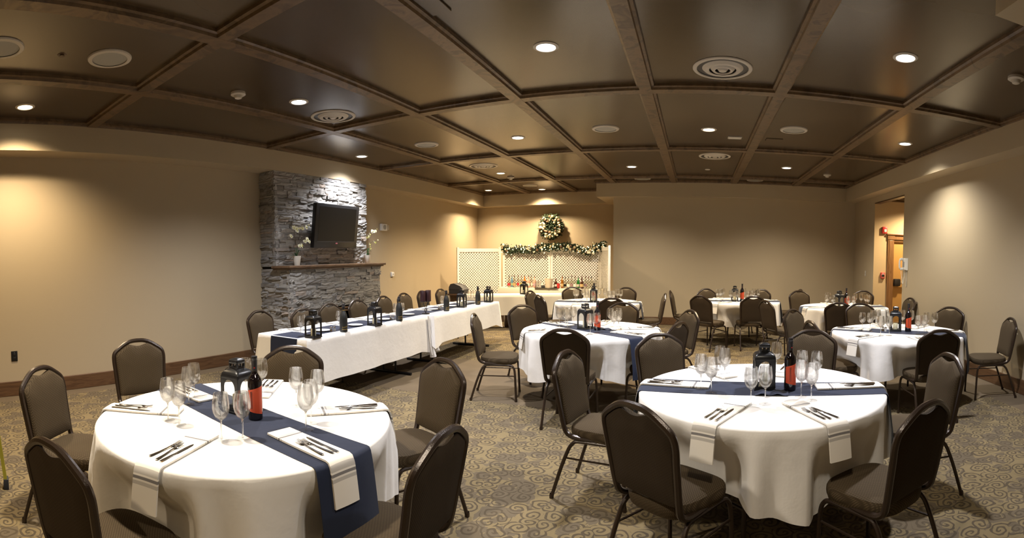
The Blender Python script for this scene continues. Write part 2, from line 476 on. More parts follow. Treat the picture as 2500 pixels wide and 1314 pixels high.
# dropped soffits round the coffered ceiling
struct('trim_1', MB().box(XL, SL, YB, YA, ZS, ZC + .05), 'wall')
struct('trim_2', MB().box(SR, XR, YB, YF, ZS, ZC + .05), 'wall')
struct('trim_3', MB().box(SAX, SR, SF, YF, ZS, ZC + .05), 'wall')
struct('trim_4', MB().box(SAX, XA, YF, YA, ZS, ZC + .05), 'wall')
struct('trim_5', MB().box(SL, SAX, SA, YA, ZS, ZC + .05), 'wall')
struct('trim_6', MB().box(1.524, SR, YB, 2.371, ZS, ZC + .05), 'wall')
# dark trim line of the opening's head
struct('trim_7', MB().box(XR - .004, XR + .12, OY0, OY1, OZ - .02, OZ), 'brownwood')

# coffered ceiling
ceil = struct('ceiling', MB().box(XL, XR, YB, YA, ZC + .05, ZC + .12), 'ceil')
AX = [-4.454, -3.151, -1.906, -0.53, 0.827, 2.228]
BY = [-3.30, -0.46, 2.365, 5.194, 8.044, 10.835]
xs = [SL] + AX + [SR]
ys = BY + [SF]
def beam_mb(p0, p1, half=False, dz=0.0):
    d = Vector((p1[0] - p0[0], p1[1] - p0[1], 0)).normalized(); n = Vector((-d.y, d.x, 0))
    prof = [(-.088, ZC + .01), (-.088, ZB + .030), (-.066, ZB + .022), (-.060, ZB), (.060, ZB), (.066, ZB + .022), (.088, ZB + .030), (.088, ZC + .01)]
    if half: prof = [(-.03, ZC + .01), (-.03, ZB + .004), (.030, ZB + .004), (.034, ZB + .022), (.058, ZB + .03), (.058, ZC + .01)]
    return MB().loft([[(p[0] + n.x * a, p[1] + n.y * a, z + dz) for a, z in prof] for p in (p0, p1)])
for i, x in enumerate(AX):
    for j in range(len(ys) - 1):
        beam_mb((x, ys[j]), (x, ys[j + 1])).build('beam', 'beam', ceil, False)
for j, y in enumerate(BY):
    for i in range(len(xs) - 1):
        a = xs[i] + (.0 if i == 0 else -.03); b = xs[i + 1] + .03
        beam_mb((a, y), (b, y), False, .0012).build('beam', 'beam', ceil, False)
for i in range(3):                                  # beams that run on into the alcove
    if AX[i] < SAX: beam_mb((AX[i], SF), (AX[i], SA)).build('beam', 'beam', ceil, False)
for p0, p1 in (((SL, SA), (SL, YB)), ((SR, YB), (SR, SF)), ((SR, SF), (SAX, SF)), ((SAX, SA), (SL, SA)), ((SAX, SF), (SAX, SA))):
    beam_mb(p0, p1, True).build('edge_moulding', 'beam', ceil, False)
for i in range(len(xs) - 1):
    for j in range(len(ys) - 1):
        MB().box(xs[i], xs[i + 1], ys[j], ys[j + 1], ZC, ZC + .02).build('ceiling_panel', 'ceil', ceil, False)
for x0, x1 in ((SL, AX[0]), (AX[0], AX[1]), (AX[1], SAX)):
    MB().box(x0, x1, SF, SA, ZC, ZC + .02).build('ceiling_panel', 'ceil', ceil, False)
ac = MB().rbox(-1.95, -1.66, 2.75, 3.21, ZC - .012, ZC, .003).build('access_panel', 'ceil', ceil, False)
MB().rbox(.98, 1.22, 7.30, 7.46, ZC - .008, ZC, .003).build('access_panel', 'ceil', ceil, False)

# baseboards
BH = 0.18
def bb(name, *bx): struct(name, MB().rbox(*bx, 0.0, BH, .006), 'base')
bb('baseboard_left', XL, XL + .022, YB, 5.29); bb('baseboard_left_far', XL, XL + .022, 7.62, YA)
bb('baseboard_right', XR - .022, XR, YB, OY0); bb('baseboard_right_far', XR - .022, XR, OY1, YF)
bb('baseboard_far', XA, XR, YF - .022, YF); bb('baseboard_alcove', XL, XA, YA - .022, YA)
bb('baseboard_hall', XR + .12, 4.065, OY1 - .02, OY1)

# hall door
door = struct('door_1', MB().rbox(D0, D1, OY1 + .04, OY1 + .085, 0, DZ, .003), 'door', label='honey coloured door in the side hall')
for x0, x1 in ((4.065, D0), (D1, 5.265)):
    MB().rbox(x0, x1, OY1 - .03, OY1 + .02, 0, DZ + .02, .004).rbox(x0 + .03, x1 - .03, OY1 - .038, OY1, 0.2, DZ, .004).build('door_casing', 'oak', door, False)
MB().rbox(4.065, 5.265, OY1 - .03, OY1 + .02, DZ + .02, DZ + .11, .004).build('head_casing', 'oak', door, False)
for x0, x1 in ((4.055, 4.22), (5.11, 5.275)): MB().rbox(x0, x1, OY1 - .042, OY1, DZ + .015, DZ + .115, .006).build('corner_block', 'oak', door, False)
MB().rbox(4.03, 5.30, OY1 - .06, OY1, DZ + .112, DZ + .15, .01).build('cornice', 'oak', door, False)
MB().box(D0, D1, OY1 - .0, OY1 + .04, DZ - .03, DZ).build('head_stop', 'oak', door, False)
MB().rbox(D0 + .17, D1 - .04, OY1 - .045, OY1 - .012, 1.075, 1.145, .008).build('push_bar', 'bright', door)
eb = MB().rbox(D0 + .02, D0 + .17, OY1 - .06, OY1 + .04, 1.03, 1.19, .02).build('latch_case', 'blackplastic', door)

# ------------------------------------------------------------------ downlights and other ceiling fittings
ring_me = MB().lathe([(.078, -.002), (.082, -.010), (.098, -.009), (.107, -.003), (.107, .002), (.078, .002)], 28).mesh('trim_ring', 'vent')
disc_me = {k: MB().lathe([(.0005, .0), (.078, .0)], 24).mesh('diffuser', k) for k in ('glow_cool', 'glow_warm')}
LNAME = {(-5.29, 1.42): 'by the left wall, lowest at the left edge', (-3.94, 4.02): 'left of the round grille over the long table', (-5.30, 6.90): 'above the stone fireplace',
    (-1.24, 4.07): 'large and bluish, at the top centre', (-2.56, 7.00): 'above golden reflections in the middle', (0.145, 6.92): 'beside the small white rectangular vent',
    (-1.26, 9.75): 'nearest the left beam over the far centre', (1.68, 9.57): 'in front of the far right smoke detector', (1.69, 4.00): 'large and bluish, at the upper right',
    (2.94, 6.88): 'close to the right soffit', (-3.98, 9.85): 'beside a smoke detector before the alcove', (-5.30, 12.25): 'in the alcove corner by the left soffit', (-3.95, 12.60): 'in the alcove above the wreath'}
for (x, y, c, k) in LIGHTS:
    if (x, y) not in LNAME and y > 0.5: lab = 'recessed downlight out of view overhead, ' + ('over the left front table' if x < -1 else 'right above the viewpoint')
    elif (x, y) not in LNAME: lab = 'recessed downlight behind the viewpoint, ' + ('left one' if x < -2 else 'middle one')
    else: lab = 'lit recessed downlight ' + LNAME[(x, y)]
    d = thing('downlight', (x, y, ZC), 0, lab, 'downlight', 'recessed downlights in the ceiling')
    obj('trim_ring', ring_me, d); obj('diffuser', disc_me['glow_warm' if c is WARM else 'glow_cool'], d, (0, 0, -.003))
    ld = bpy.data.lights.new('lamp', 'SPOT'); ld.energy = LIGHT_W * k; ld.color = c; ld.spot_size = radians(136); ld.spot_blend = 1.0; ld.shadow_soft_size = 0.07
    lo = bpy.data.objects.new('lamp', ld); COL.objects.link(lo); lo.parent = d; lo.location = (0, 0, -.05)
hl = thing('hall_light', (4.7, 9.62, 2.95), 0, 'recessed downlight in the side hall', 'downlight')
obj('trim_ring', ring_me, hl)
ld = bpy.data.lights.new('lamp', 'SPOT'); ld.energy = 330; ld.color = WARM; ld.spot_size = radians(150); ld.spot_blend = 0.7; ld.shadow_soft_size = .06
lo = bpy.data.objects.new('lamp', ld); COL.objects.link(lo); lo.parent = hl; lo.location = (0, 0, -.09)

rim_me = MB().lathe([(.145, -.012), (.150, -.016), (.180, -.012), (.186, -.002), (.186, .002), (.145, .002)], 32).mesh('rim', 'vent')
gr_me = MB().lathe([(.0005, -.010), (.10, -.010), (.146, -.007)], 32).mesh('grille', 'grille')
SP = [(-3.90, 1.79, 'largest, at the upper left'), (-3.90, .87, 'cut off by the left edge of the photo'), (-3.97, 6.80, 'over the far end of the fireplace'), (-1.24, 6.82, 'nearest the centre of the ceiling'), (1.27, 6.74, 'right of the small white vent'),
      (-4.01, 11.83, 'in the alcove ceiling'), (-1.21, 11.25, 'at the edge of the far soffit, left one'), (1.27, 11.25, 'at the edge of the far soffit, right one')]
for x, y, l in SP:
    d = thing('ceiling_speaker', (x, y, ZC), 0, 'round white ceiling speaker ' + l, 'speaker', 'round ceiling speakers')
    obj('rim', rim_me, d); obj('grille', gr_me, d)
dr = [MB().lathe([(.235, -.004), (.238, -.012), (.268, -.010), (.274, -.002), (.262, .006), (.235, .002)], 40).mesh('outer_ring', 'vent'),
      MB().lathe([(.125, -.020), (.160, -.022), (.166, -.020), (.196, .006), (.190, .008), (.158, -.016), (.125, -.014)], 36).mesh('middle_ring', 'vent'),
      MB().lathe([(.070, -.024), (.088, -.026), (.094, -.024), (.118, .004), (.112, .006), (.086, -.020), (.070, -.018)], 32).mesh('inner_ring', 'vent'),
      MB().lathe([(.0005, -.030), (.034, -.028), (.058, .002), (.05, .006), (.0005, .006)], 28).mesh('centre_cone', 'vent'),
      MB().lathe([(.0005, -.001), (.236, -.001)], 36).mesh('throat', 'hose')]
for x, y, l in ((.217, 4.69, 'largest, at the upper right'), (-4.06, 4.73, 'over the long table'), (-3.96, 8.92, 'before the alcove'), (.29, 8.72, 'over the far centre of the room')):
    d = thing('air_diffuser', (x, y, ZC), 0, 'round white ringed air diffuser ' + l, 'air vent', 'round air diffusers')
    for me in dr: obj(me.name.split('.')[0], me, d)
sm_me = [MB().lathe([(.060, .0), (.062, -.018), (.052, -.024), (.0005, -.024)], 24).mesh('base', 'vent'), MB().lathe([(.036, -.024), (.036, -.03), (.028, -.046), (.018, -.050), (.0005, -.050)], 20).mesh('sensor', 'vent')]
for x, y, l in ((-4.11, 3.31, 'at the upper left'), (2.71, 3.83, 'at the right edge of the photo'), (-3.97, 10.40, 'before the alcove'), (2.60, 10.04, 'at the far right')):
    d = thing('smoke_detector', (x, y, ZC), 0, 'white ceiling smoke detector ' + l, 'smoke detector', 'smoke detectors')
    d.scale = (1.25, 1.25, 1.25)
    for me in sm_me: obj(me.name.split('.')[0], me, d)
d = tag(MB().lathe([(.0005, -.006), (.05, -.006), (.055, 0), (.0005, 0)], 20).build('sprinkler_cover', 'vent'), 'small white disc sprinkler cover at far centre of ceiling', 'sprinkler'); d.location = (.196, 10.06, ZC)
d = thing('sprinkler', (-3.94, 1.385, ZC), 0, 'small dark sprinkler head between two speakers at upper left', 'sprinkler')
MB().lathe([(.0005, -.004), (.035, -.004), (.04, 0)], 16).build('escutcheon', 'brownwood', d); MB().lathe([(.0005, -.014), (.022, -.013), (.022, -.011), (.008, -.01), (.01, -.004)], 12).build('head', 'brownwood', d)
d = thing('ceiling_grille', (.527, 7.33, ZC), 0, 'small white rectangular ceiling grille beside a warm downlight', 'air vent')
MB().rbox(-.10, .10, -.06, .06, -.012, 0, .003).build('grille_frame', 'vent', d, False)
for k in range(5): MB().box(-.085, .085, -.045 + k * .02, -.035 + k * .02, -.016, -.011).build('slat', 'white', d, False)

# ------------------------------------------------------------------ fireplace of stacked ledger stone
FY0, FY1, FXU, FXL, MZ = 5.29, 7.605, -5.754, -5.448, 1.43
fp = thing('fireplace', ((XL + FXL) / 2, (FY0 + FY1) / 2, 0), 0, 'grey ledger stone fireplace and chimney breast on the left wall', 'fireplace')
fo = fp.location.copy()
def fbuild(mb, name, mat, smooth=False):
    for i, p in enumerate(mb.v): mb.v[i] = (p[0] - fo.x, p[1] - fo.y, p[2] - fo.z)
    return mb.build(name, mat, fp, smooth)
OPY0, OPY1, OPZ0, OPZ1 = 5.95, 7.0, .22, .775
fbuild(MB().box(XL, FXU - .04, FY0 + .04, FY1 - .04, MZ, ZS).box(XL, FXL - .04, FY0 + .04, OPY0, 0, MZ).box(XL, FXL - .04, OPY1, FY1 - .04, 0, MZ).box(XL, FXL - .04, OPY0, OPY1, OPZ1, MZ).box(XL, FXL - .04, OPY0, OPY1, 0, OPZ0), 'core', 'dark')
fbuild(MB().box(XL + .05, XL + .09, OPY0, OPY1, OPZ0, OPZ1), 'firebox_back', 'dark')
fbuild(MB().rbox(FXL - .06, FXL - .01, OPY0, OPY1, OPZ1 - .09, OPZ1 - .06, .004).rbox(FXL - .06, FXL - .01, OPY0, OPY1, OPZ1 - .045, OPZ1 - .015, .004), 'louvre', 'mantel')
def stone_variant(k):
    r = random.Random(100 + k); rows = []
    ny, nz = 3, 2
    vs, fs = [], []
    for j in range(nz + 1):
        for i in range(ny + 1):
            e = (i in (0, ny)) or (j in (0, nz))
            vs.append((1.0 + r.uniform(-.30, .25) - (.10 if e else 0), -.5 + i / ny + (r.uniform(-.05, .05) if 0 < i < ny else r.uniform(-.01, .01)), -.5 + j / nz + r.uniform(-.09, .09) * (1 if 0 < j < nz else .5)))
    n = ny + 1
    for j in range(nz):
        for i in range(ny): fs.append((j * n + i, j * n + i + 1, (j + 1) * n + i + 1, (j + 1) * n + i))
    k0 = len(vs); vs += [(-.6, -.5, -.5), (-.6, .5, -.5), (-.6, .5, .5), (-.6, -.5, .5)]
    fs += [tuple([k0, k0 + 1] + list(range(ny, -1, -1))), tuple([k0 + 2, k0 + 3] + [nz * n + i for i in range(n)]), tuple([k0 + 3, k0] + [j * n for j in range(nz + 1)]), tuple([k0 + 1, k0 + 2] + [j * n + ny for j in range(nz, -1, -1)])]
    return MB().raw(vs, fs)
SV = [stone_variant(k) for k in range(12)]
SVM = [mb.mesh('stone', 'stone', False) for mb in SV]
stones = []          # (area, loc, rotz, scale, variant)
def course(fixed, u0, u1, z0, z1, axis, rr, hole=None):
    z = z0
    while z < z1 - .012:
        h = min(rr.choice((.034, .042, .05, .06, .075)) * rr.uniform(.9, 1.1), z1 - z)
        if z1 - z - h < .02: h = z1 - z
        u = u0
        while u < u1 - .01:
            L = rr.uniform(.10, .42) * (1.0 if h < .06 else .75)
            if u1 - u - L < .07: L = u1 - u
            sub = [(z, h)]
            if h > .066 and rr.random() < .45: sub = [(z, h * .5), (z + h * .5, h * .5)]
            for zz, hh in sub:
                c = u + L / 2
                if not (hole and hole[0] - .02 < c < hole[1] + .02 and hole[2] < zz + hh / 2 < hole[3]):
                    d = rr.uniform(.016, .052)
                    if axis == 'x': stones.append((L * hh, (fixed - .035, c, zz + hh / 2), 0.0, (d, L * .992, hh * .97), rr.randrange(12)))
                    else: stones.append((L * hh * (.5), (c, fixed + .035, zz + hh / 2), -pi / 2, (d, L * .992, hh * .97), rr.randrange(12)))
            u += L
        z += h
rr = random.Random(5)
course(FXU, FY0 - .01, FY1, MZ + .04, ZS, 'x', rr)
course(FXL, FY0 - .01, FY1, 0, MZ, 'x', rr, (OPY0, OPY1, OPZ0, OPZ1))
course(FY0, XL, FXU + .005, MZ + .04, ZS, 'y', rr)
course(FY0, XL, FXL + .005, 0, MZ, 'y', rr)
stones.sort(key=lambda q: -q[0])
small = MB()
for n, (a, loc, rz, sc, vk) in enumerate(stones):
    if n < 300:
        o = obj('stone', SVM[vk], fp, (loc[0] - fo.x, loc[1] - fo.y, loc[2]), rz); o.scale = sc
    else:
        Mx = Matrix.Translation((loc[0] - fo.x, loc[1] - fo.y, loc[2])) @ Matrix.Rotation(rz, 4, 'Z') @ Matrix.Diagonal((*sc, 1))
        k0 = len(small.v); small.raw(SV[vk].v, SV[vk].f); small.xf(Mx, k0)
so = small.build('small_stones', 'stone', fp, False); so['kind'] = 'stuff'
sd = MB()
sd.rbox(FXU - .03, FXL + .075, FY0 - .075, FY1 + .075, MZ + .012, MZ + .05, .008).rbox(FXU - .03, FXL + .045, FY0 - .045, FY1 + .045, MZ - .012, MZ + .012, .008)
fbuild(sd, 'mantel_shelf', 'mantel')
MT = MZ + .05
# television, tilted forward on its bracket
tv = thing('television', (FXU + .10, 6.555, 2.125), 0, 'black flat television tilted forward on the stone chimney breast', 'television')
tv.rotation_euler = (0, radians(7), 0)
MB().rbox(0, .085, -.555, .555, -.365, .36, .012).build('body', 'blackplastic', tv)
MB().box(.0855, .087, -.475, .475, -.25, .31).build('screen', 'screen', tv, False)
MB().rbox(.083, .0875, -.49, .49, -.268, -.255, .001).build('bezel_line', 'hose', tv, False)
MB().rbox(.085, .089, -.025, .025, -.298, -.278, .002).build('badge', 'pink', tv, False)
MB().rbox(-.09, .0, -.16, .16, -.12, .12, .006).build('wall_bracket', 'black', tv, False)

# orchids on the mantel
def petal_mb():
    m = MB()
    for k in range(5):
        a = 2 * pi * k / 5 + pi / 2; L = .022 if k % 5 in (1, 4) else .020; w = .0125 if k in (1, 4) else .008
        ca, sa = cos(a), sin(a)
        pts = [(0, 0, 0), (.5, -1, .12), (.95, -.5, .05), (1, 0, 0), (.95, .5, .05), (.5, 1, .12)]
        m.raw([(L * u * ca - w * v * sa, .004 * h * 20 * .05 + .002 * (k in (1, 4)), L * u * sa + w * v * ca) for u, v, h in pts], [(0, 1, 5), (1, 2, 4, 5), (2, 3, 4)])
    return m
FLW = petal_mb().mesh('flower', 'petal')
LIP = MB().sphere((0, -.004, -.003), .005, 8, 5).mesh('flower_throat', 'yellow')
def orchid(loc, rz, stems, leaves, label):
    t = thing('potted_orchid', loc, rz, label, 'plant', 'white orchids on the mantel')
    MB().lathe([(.0005, 0), (.042, 0), (.046, .01), (.062, .145), (.058, .145), (.054, .125), (.0005, .125)], 24).build('pot', 'pot', t)
    for pts, flowers in stems:
        P = smooth_path(pts, 5)
        MB().tube(P, .0032, 6).build('flower_stem', 'stem', t)
        for (fx, fz, s, dy) in flowers:
            o = obj('flower', FLW, t, (dy, fx, fz), pi / 2 + RND.uniform(-.5, .5)); o.scale = (s,) * 3; o.rotation_euler.x = RND.uniform(-.4, .4); o.rotation_euler.y = RND.uniform(0, 1)
            obj('flower_throat', LIP, o)
    for (dx, dy, dz, w) in leaves:
        m = MB(); rows = []
        for i in range(7):
            q = i / 6; hw = w * sin(pi * (q * .92 + .06)); n = Vector((-dy, dx, 0)).normalized()
            c = Vector((dx * q, dy * q, .125 + dz * sin(q * 2.2)))
            rows.append([c - n * hw + Vector((0, 0, .006)), c, c + n * hw + Vector((0, 0, .006))])
        m.grid(rows).build('leaf', 'leaf', t)
    return t
# local y runs along the mantel (to the right in the photo), x towards the room
orchid((-5.57, 5.565, MT), 0,
    [([(0, 0, .12), (.01, -.02, .30), (0, -.04, .46), (.02, -.05, .55), (.05, .05, .60), (.06, .20, .585)],
      [(-.13, .45, 1.7, .02), (-.075, .58, 1.8, .03), (-.03, .565, 1.8, .04), (-.03, .53, 1.6, .05), (.03, .57, 1.2, .05), (.09, .575, 1.8, .05), (.17, .59, 1.7, .06), (.22, .625, .9, .06)]),
     ([(0, .01, .12), (.01, .0, .27), (.03, .04, .36), (.05, .12, .42)], [(.02, .30, 1.6, .05), (.06, .295, 1.5, .06), (.07, .31, 1.5, .05), (.13, .37, 1.6, .06), (.185, .40, 2.1, .06), (.22, .365, 1.4, .07)])],
    [(.02, -.15, .03, .025), (.05, -.11, .06, .025), (.03, .06, .11, .022), (-.03, .03, .15, .018)], 'white potted orchid at the left end of the mantel')
orchid((-5.57, 7.37, MT), 0,
    [([(0, 0, .12), (.01, -.03, .30), (0, -.05, .45), (.02, .02, .53), (.04, .20, .60)], [(-.03, .46, 1.7, .02), (.01, .475, 1.6, .03), (.04, .51, 1.9, .04), (.12, .575, 1.9, .04), (.19, .58, 1.6, .05), (.24, .62, .9, .05)]),
     ([(0, .01, .12), (.0, .0, .28), (.02, .06, .36), (.05, .20, .41)], [(.04, .34, 1.8, .03), (.05, .26, 1.7, .04), (.04, .30, 1.4, .04), (.16, .38, 1.7, .05), (.20, .37, 1.6, .05), (.27, .42, .8, .05)])],
    [(.05, .05, .10, .045), (.02, .03, .14, .04), (.05, -.01, .05, .04)], 'white potted orchid at the right end of the mantel')
# ------------------------------------------------------------------ banquet chair (front = +y)
BT = [(.178, .06, .412), (.186, -.06, .412), (.192, -.150, .420), (.197, -.196, .448), (.201, -.214, .50), (.207, -.230, .58), (.215, -.252, .70), (.220, -.263, .765), (.217, -.273, .812), (.200, -.280, .842), (.152, -.288, .877), (.102, -.295, .906), (.052, -.298, .921), (0, -.299, .924)]
def back_y(z):
    P = BT[4:]
    for a, b in zip(P, P[1:]):
        if a[2] <= z <= b[2]: return a[1] + (b[1] - a[1]) * (z - a[2]) / (b[2] - a[2])
    return P[0][1] if z < P[0][2] else P[-1][1]
def chair_meshes():
    half = smooth_path(BT, 3); path = half + [Vector((-p.x, p.y, p.z)) for p in reversed(half[:-1])]
    out = {}
    out['back_frame'] = MB().tube(path, .0165, 8, .0175).mesh('back_frame', 'frame')
    # outline of the padded back inside the frame
    ol = []
    top = [(p.x, p.z) for p in smooth_path(BT[5:], 4)]
    inner = []
    for i, (x, z) in enumerate(top):
        a = top[max(i - 1, 0)]; b = top[min(i + 1, len(top) - 1)]
        d = Vector((b[0] - a[0], b[1] - a[1])).normalized(); nn = Vector((-d.y, d.x))     # points inwards
        q = Vector((x, z)) + nn * .014
        x2, z2 = max(q.x, 0), q.y
        if x2 < .085: z2 -= .030 * cos(pi * x2 / .17) ** 1.0
        inner.append((x2, z2))
    R = [(.0, .487), (.08, .486), (.15, .487), (.186, .49), (.192, .515)] + inner
    ol = R + [(-x, z) for x, z in reversed(R[1:-1])]
    c = (0, .69)
    def layer(prof, side):
        m = MB(); rings = []
        for k, off in prof:
            ring = []
            for x, z in ol:
                X = c[0] + (x - c[0]) * k; Z = c[1] + (z - c[1]) * k
                ring.append((X, back_y(Z) + side * off, Z))
            rings.append(ring)
        return m.loft(rings, False, True)
    out['backrest'] = layer([(.985, .0), (1.0, .006), (1.0, .016), (.975, .026), (.90, .034), (.6, .040), (.25, .042)], 1).mesh('backrest', 'fabric')
    out['back_panel'] = layer([(.985, .0), (.985, .008), (.96, .011), (.5, .012)], -1).mesh('back_panel', 'shaded_fabric')
    # seat
    so = []
    for i in range(40):
        a = 2 * pi * i / 40; ca, sa = cos(a), sin(a)
        e = 2 / 3.6
        x = abs(ca) ** e * (1 if ca >= 0 else -1); y = abs(sa) ** e * (1 if sa >= 0 else -1)
        hw = .205 + .018 * y
        so.append((hw * x, .002 + .208 * y))
    rings = []
    for k, z in ((.93, .402), (.96, .404), (.975, .418), (.99, .424), (1.0, .440), (.995, .458), (.97, .470), (.88, .480), (.6, .487), (.25, .489)):
        rings.append([(x * k, y * k, z) for x, y in so])
    out['seat'] = MB().loft(rings).mesh('seat', 'fabric')
    fl = {}
    for s in (-1, 1):
        front = smooth_path([(s * .206, .205, .012), (s * .204, .198, .20), (s * .200, .190, .33), (s * .196, .172, .378), (s * .19, .135, .394), (s * .19, .02, .396)], 4)
        rear = smooth_path([(s * .214, -.292, .012), (s * .207, -.232, .20), (s * .200, -.182, .33), (s * .195, -.152, .376), (s * .19, -.115, .394), (s * .19, .02, .396)], 4)
        out['leg', 'f', s] = MB().tube(front, .0125, 8).lathe([(.0005, 0), (.015, 0), (.0155, .02), (.013, .03)], 8, (s * .206, .205, 0)).mesh('leg', 'frame')
        out['leg', 'r', s] = MB().tube(rear, .0125, 8).lathe([(.0005, 0), (.015, 0), (.0155, .02), (.013, .03)], 8, (s * .214, -.293, 0)).mesh('leg', 'frame')
        out['stretcher', s] = MB().tube([(s * .2025, -.207, .28), (s * .2015, .193, .28)], .0065, 6).mesh('stretcher', 'frame')
    out['seat_frame'] = MB().box(-.185, .185, -.05, -.03, .388, .404).box(-.185, .185, .10, .12, .388, .404).mesh('seat_frame', 'frame', False)
    return out
CM = chair_meshes()
chair0 = None
def chair(x, y, deg, label, group):
    global chair0
    if chair0 is None:
        t = thing('banquet_chair', (0, 0, 0), 0, label, 'chair', group)
        for k, me in CM.items(): obj(k if isinstance(k, str) else k[0], me, t)
        chair0 = t
    else:
        t = copy_tree(chair0, None, label, group)
    t.location = (x, y, 0); t.rotation_euler = (0, 0, radians(deg - 90))
    return t

TN = {'T1': 'front left round table', 'T2': 'front right round table', 'T3': 'middle round table', 'T4': 'round table before the bar', 'T5': 'far centre round table', 'T6': 'far right round table', 'T7': 'right middle round table'}
TC = {'T1': (-2.074, 1.641), 'T2': (.425, 3.11), 'T3': (-1.157, 5.51), 'T4': (-1.73, 8.83), 'T5': (.81, 9.46), 'T6': (2.53, 8.38), 'T7': (2.28, 5.36)}
CH = {
 'T1': [('left', -2.935, 1.055, 36.8), ('far left', -3.574, 1.895, -9.6), ('far right', -2.538, 2.379, -57.8), ('right', -1.648, 2.544, -115.2), ('near right', -1.194, 1.653, -179.2), ('near left', -1.872, .814, 103.7)],
 'T2': [('left', -.591, 3.289, -10), ('far left', -.148, 4.001, -57.2), ('far right', .943, 4.238, -114.7), ('right', 1.449, 3.149, -177.8), ('near right', .899, 2.349, 121.9), ('near left', -.089, 2.447, 52.2)],
 'T3': [('left', -2.147, 5.252, 14.6), ('far left', -2.035, 6.163, -36.6), ('far right', -1.042, 6.747, -95.3), ('right', -.31, 6.022, -148.9), ('near right', -.425, 5.149, 153.8), ('near left', -1.159, 4.643, 89.8)],
 'T4': [('left', -2.759, 8.929, -8.3), ('far left', -2.413, 10.008, -60.9), ('far right', -1.495, 10.13, -99.9), ('right', -.832, 8.859, 188), ('near right', -1.41, 8.03, 112), ('near left', -2.36, 8.24, 42)],
 'T5': [('left', -.193, 9.622, -2), ('far left', .361, 10.134, -57.3), ('far right', 1.18, 10.157, -126.9), ('right', 1.90, 10.45, 186), ('near right', .93, 8.80, 99), ('near left', .25, 8.74, 52)],
 'T6': [('left', 1.334, 7.798, 22.4), ('far left', 2.136, 9.757, -76), ('far right', 3.35, 9.931, -118.8), ('right', 3.42, 8.22, 184), ('near right', 3.17, 7.53, 146.9), ('near left', 2.24, 7.62, 70)],
 'T7': [('left', 1.439, 6.156, -43.4), ('far left', 2.406, 6.931, -94.6), ('far right', 3.36, 6.329, -139.4), ('right', 3.339, 5.11, 166.7), ('near right', 2.275, 4.613, 89.7), ('near left', 1.484, 5.214, 10.4)],
}
for t in ('T1', 'T2', 'T3', 'T4', 'T5', 'T6', 'T7'):
    for nm, x, y, a in CH[t]:
        chair(x, y, a, 'brown padded banquet chair at the %s side of the %s' % (nm, TN[t]), 'chairs around the ' + TN[t])
LW = ['first, nearest the camera', 'second', 'third', 'fourth', 'fifth', 'sixth', 'seventh', 'eighth, nearest the bar']
for k, (x, y) in enumerate([(-4.617, 4.213), (-4.344, 4.705), (-4.511, 5.408), (-4.527, 6.089), (-4.62, 6.926), (-4.668, 7.617), (-4.683, 8.299), (-4.612, 8.882)]):
    chair(x, y, (4, 0, -3, 0, 2, 0, 4, 0)[k], 'brown banquet chair behind the long table, ' + LW[k], 'chairs behind the long table')

# ------------------------------------------------------------------ round tables: frame, cloth, runner
ZT = 0.767                                             # top of the cloth
top_me = MB().lathe([(.0005, .730), (.745, .730), (.752, .738), (.752, .750), (.745, .756), (.0005, .756)], 48).mesh('table_top', 'brownwood')
def tleg(s):
    m = MB()
    for q in (-1, 1): m.tube(smooth_path([(s * .36, q * .25, .73), (s * .40, q * .26, .5), (s * .44, q * .28, .2), (s * .46, q * .30, .01)], 4), .013, 8)
    m.tube([(s * .435, -.275, .25), (s * .435, .275, .25)], .010, 6)
    return m.mesh('leg', 'frame')
tl_me = [tleg(-1), tleg(1)]
def cloth_r(rng):
    ph = [rng.uniform(0, 6.28) for _ in range(5)]; th0 = rng.uniform(0, pi / 2)
    def fold(th): return (.5 + .5 * sin(13 * th + ph[0] + 1.3 * sin(3 * th + ph[1]))) ** 1.4 * (.7 + .3 * sin(2 * th + ph[2])) + .12 * sin(29 * th + ph[3])
    def r(th, s):      # s = distance below the edge
        c = abs(cos(2 * (th - th0))) ** 6
        return .768 + (-.020 + .080 * fold(th) + .025 * c * (.5 + .5 * sin(22 * th + ph[3]))) * min(1, s / .30) ** .8
    def drop(th):
        c = abs(cos(2 * (th - th0))) ** 5
        return .385 + .075 * c + .012 * sin(5 * th + ph[4])
    return r, drop
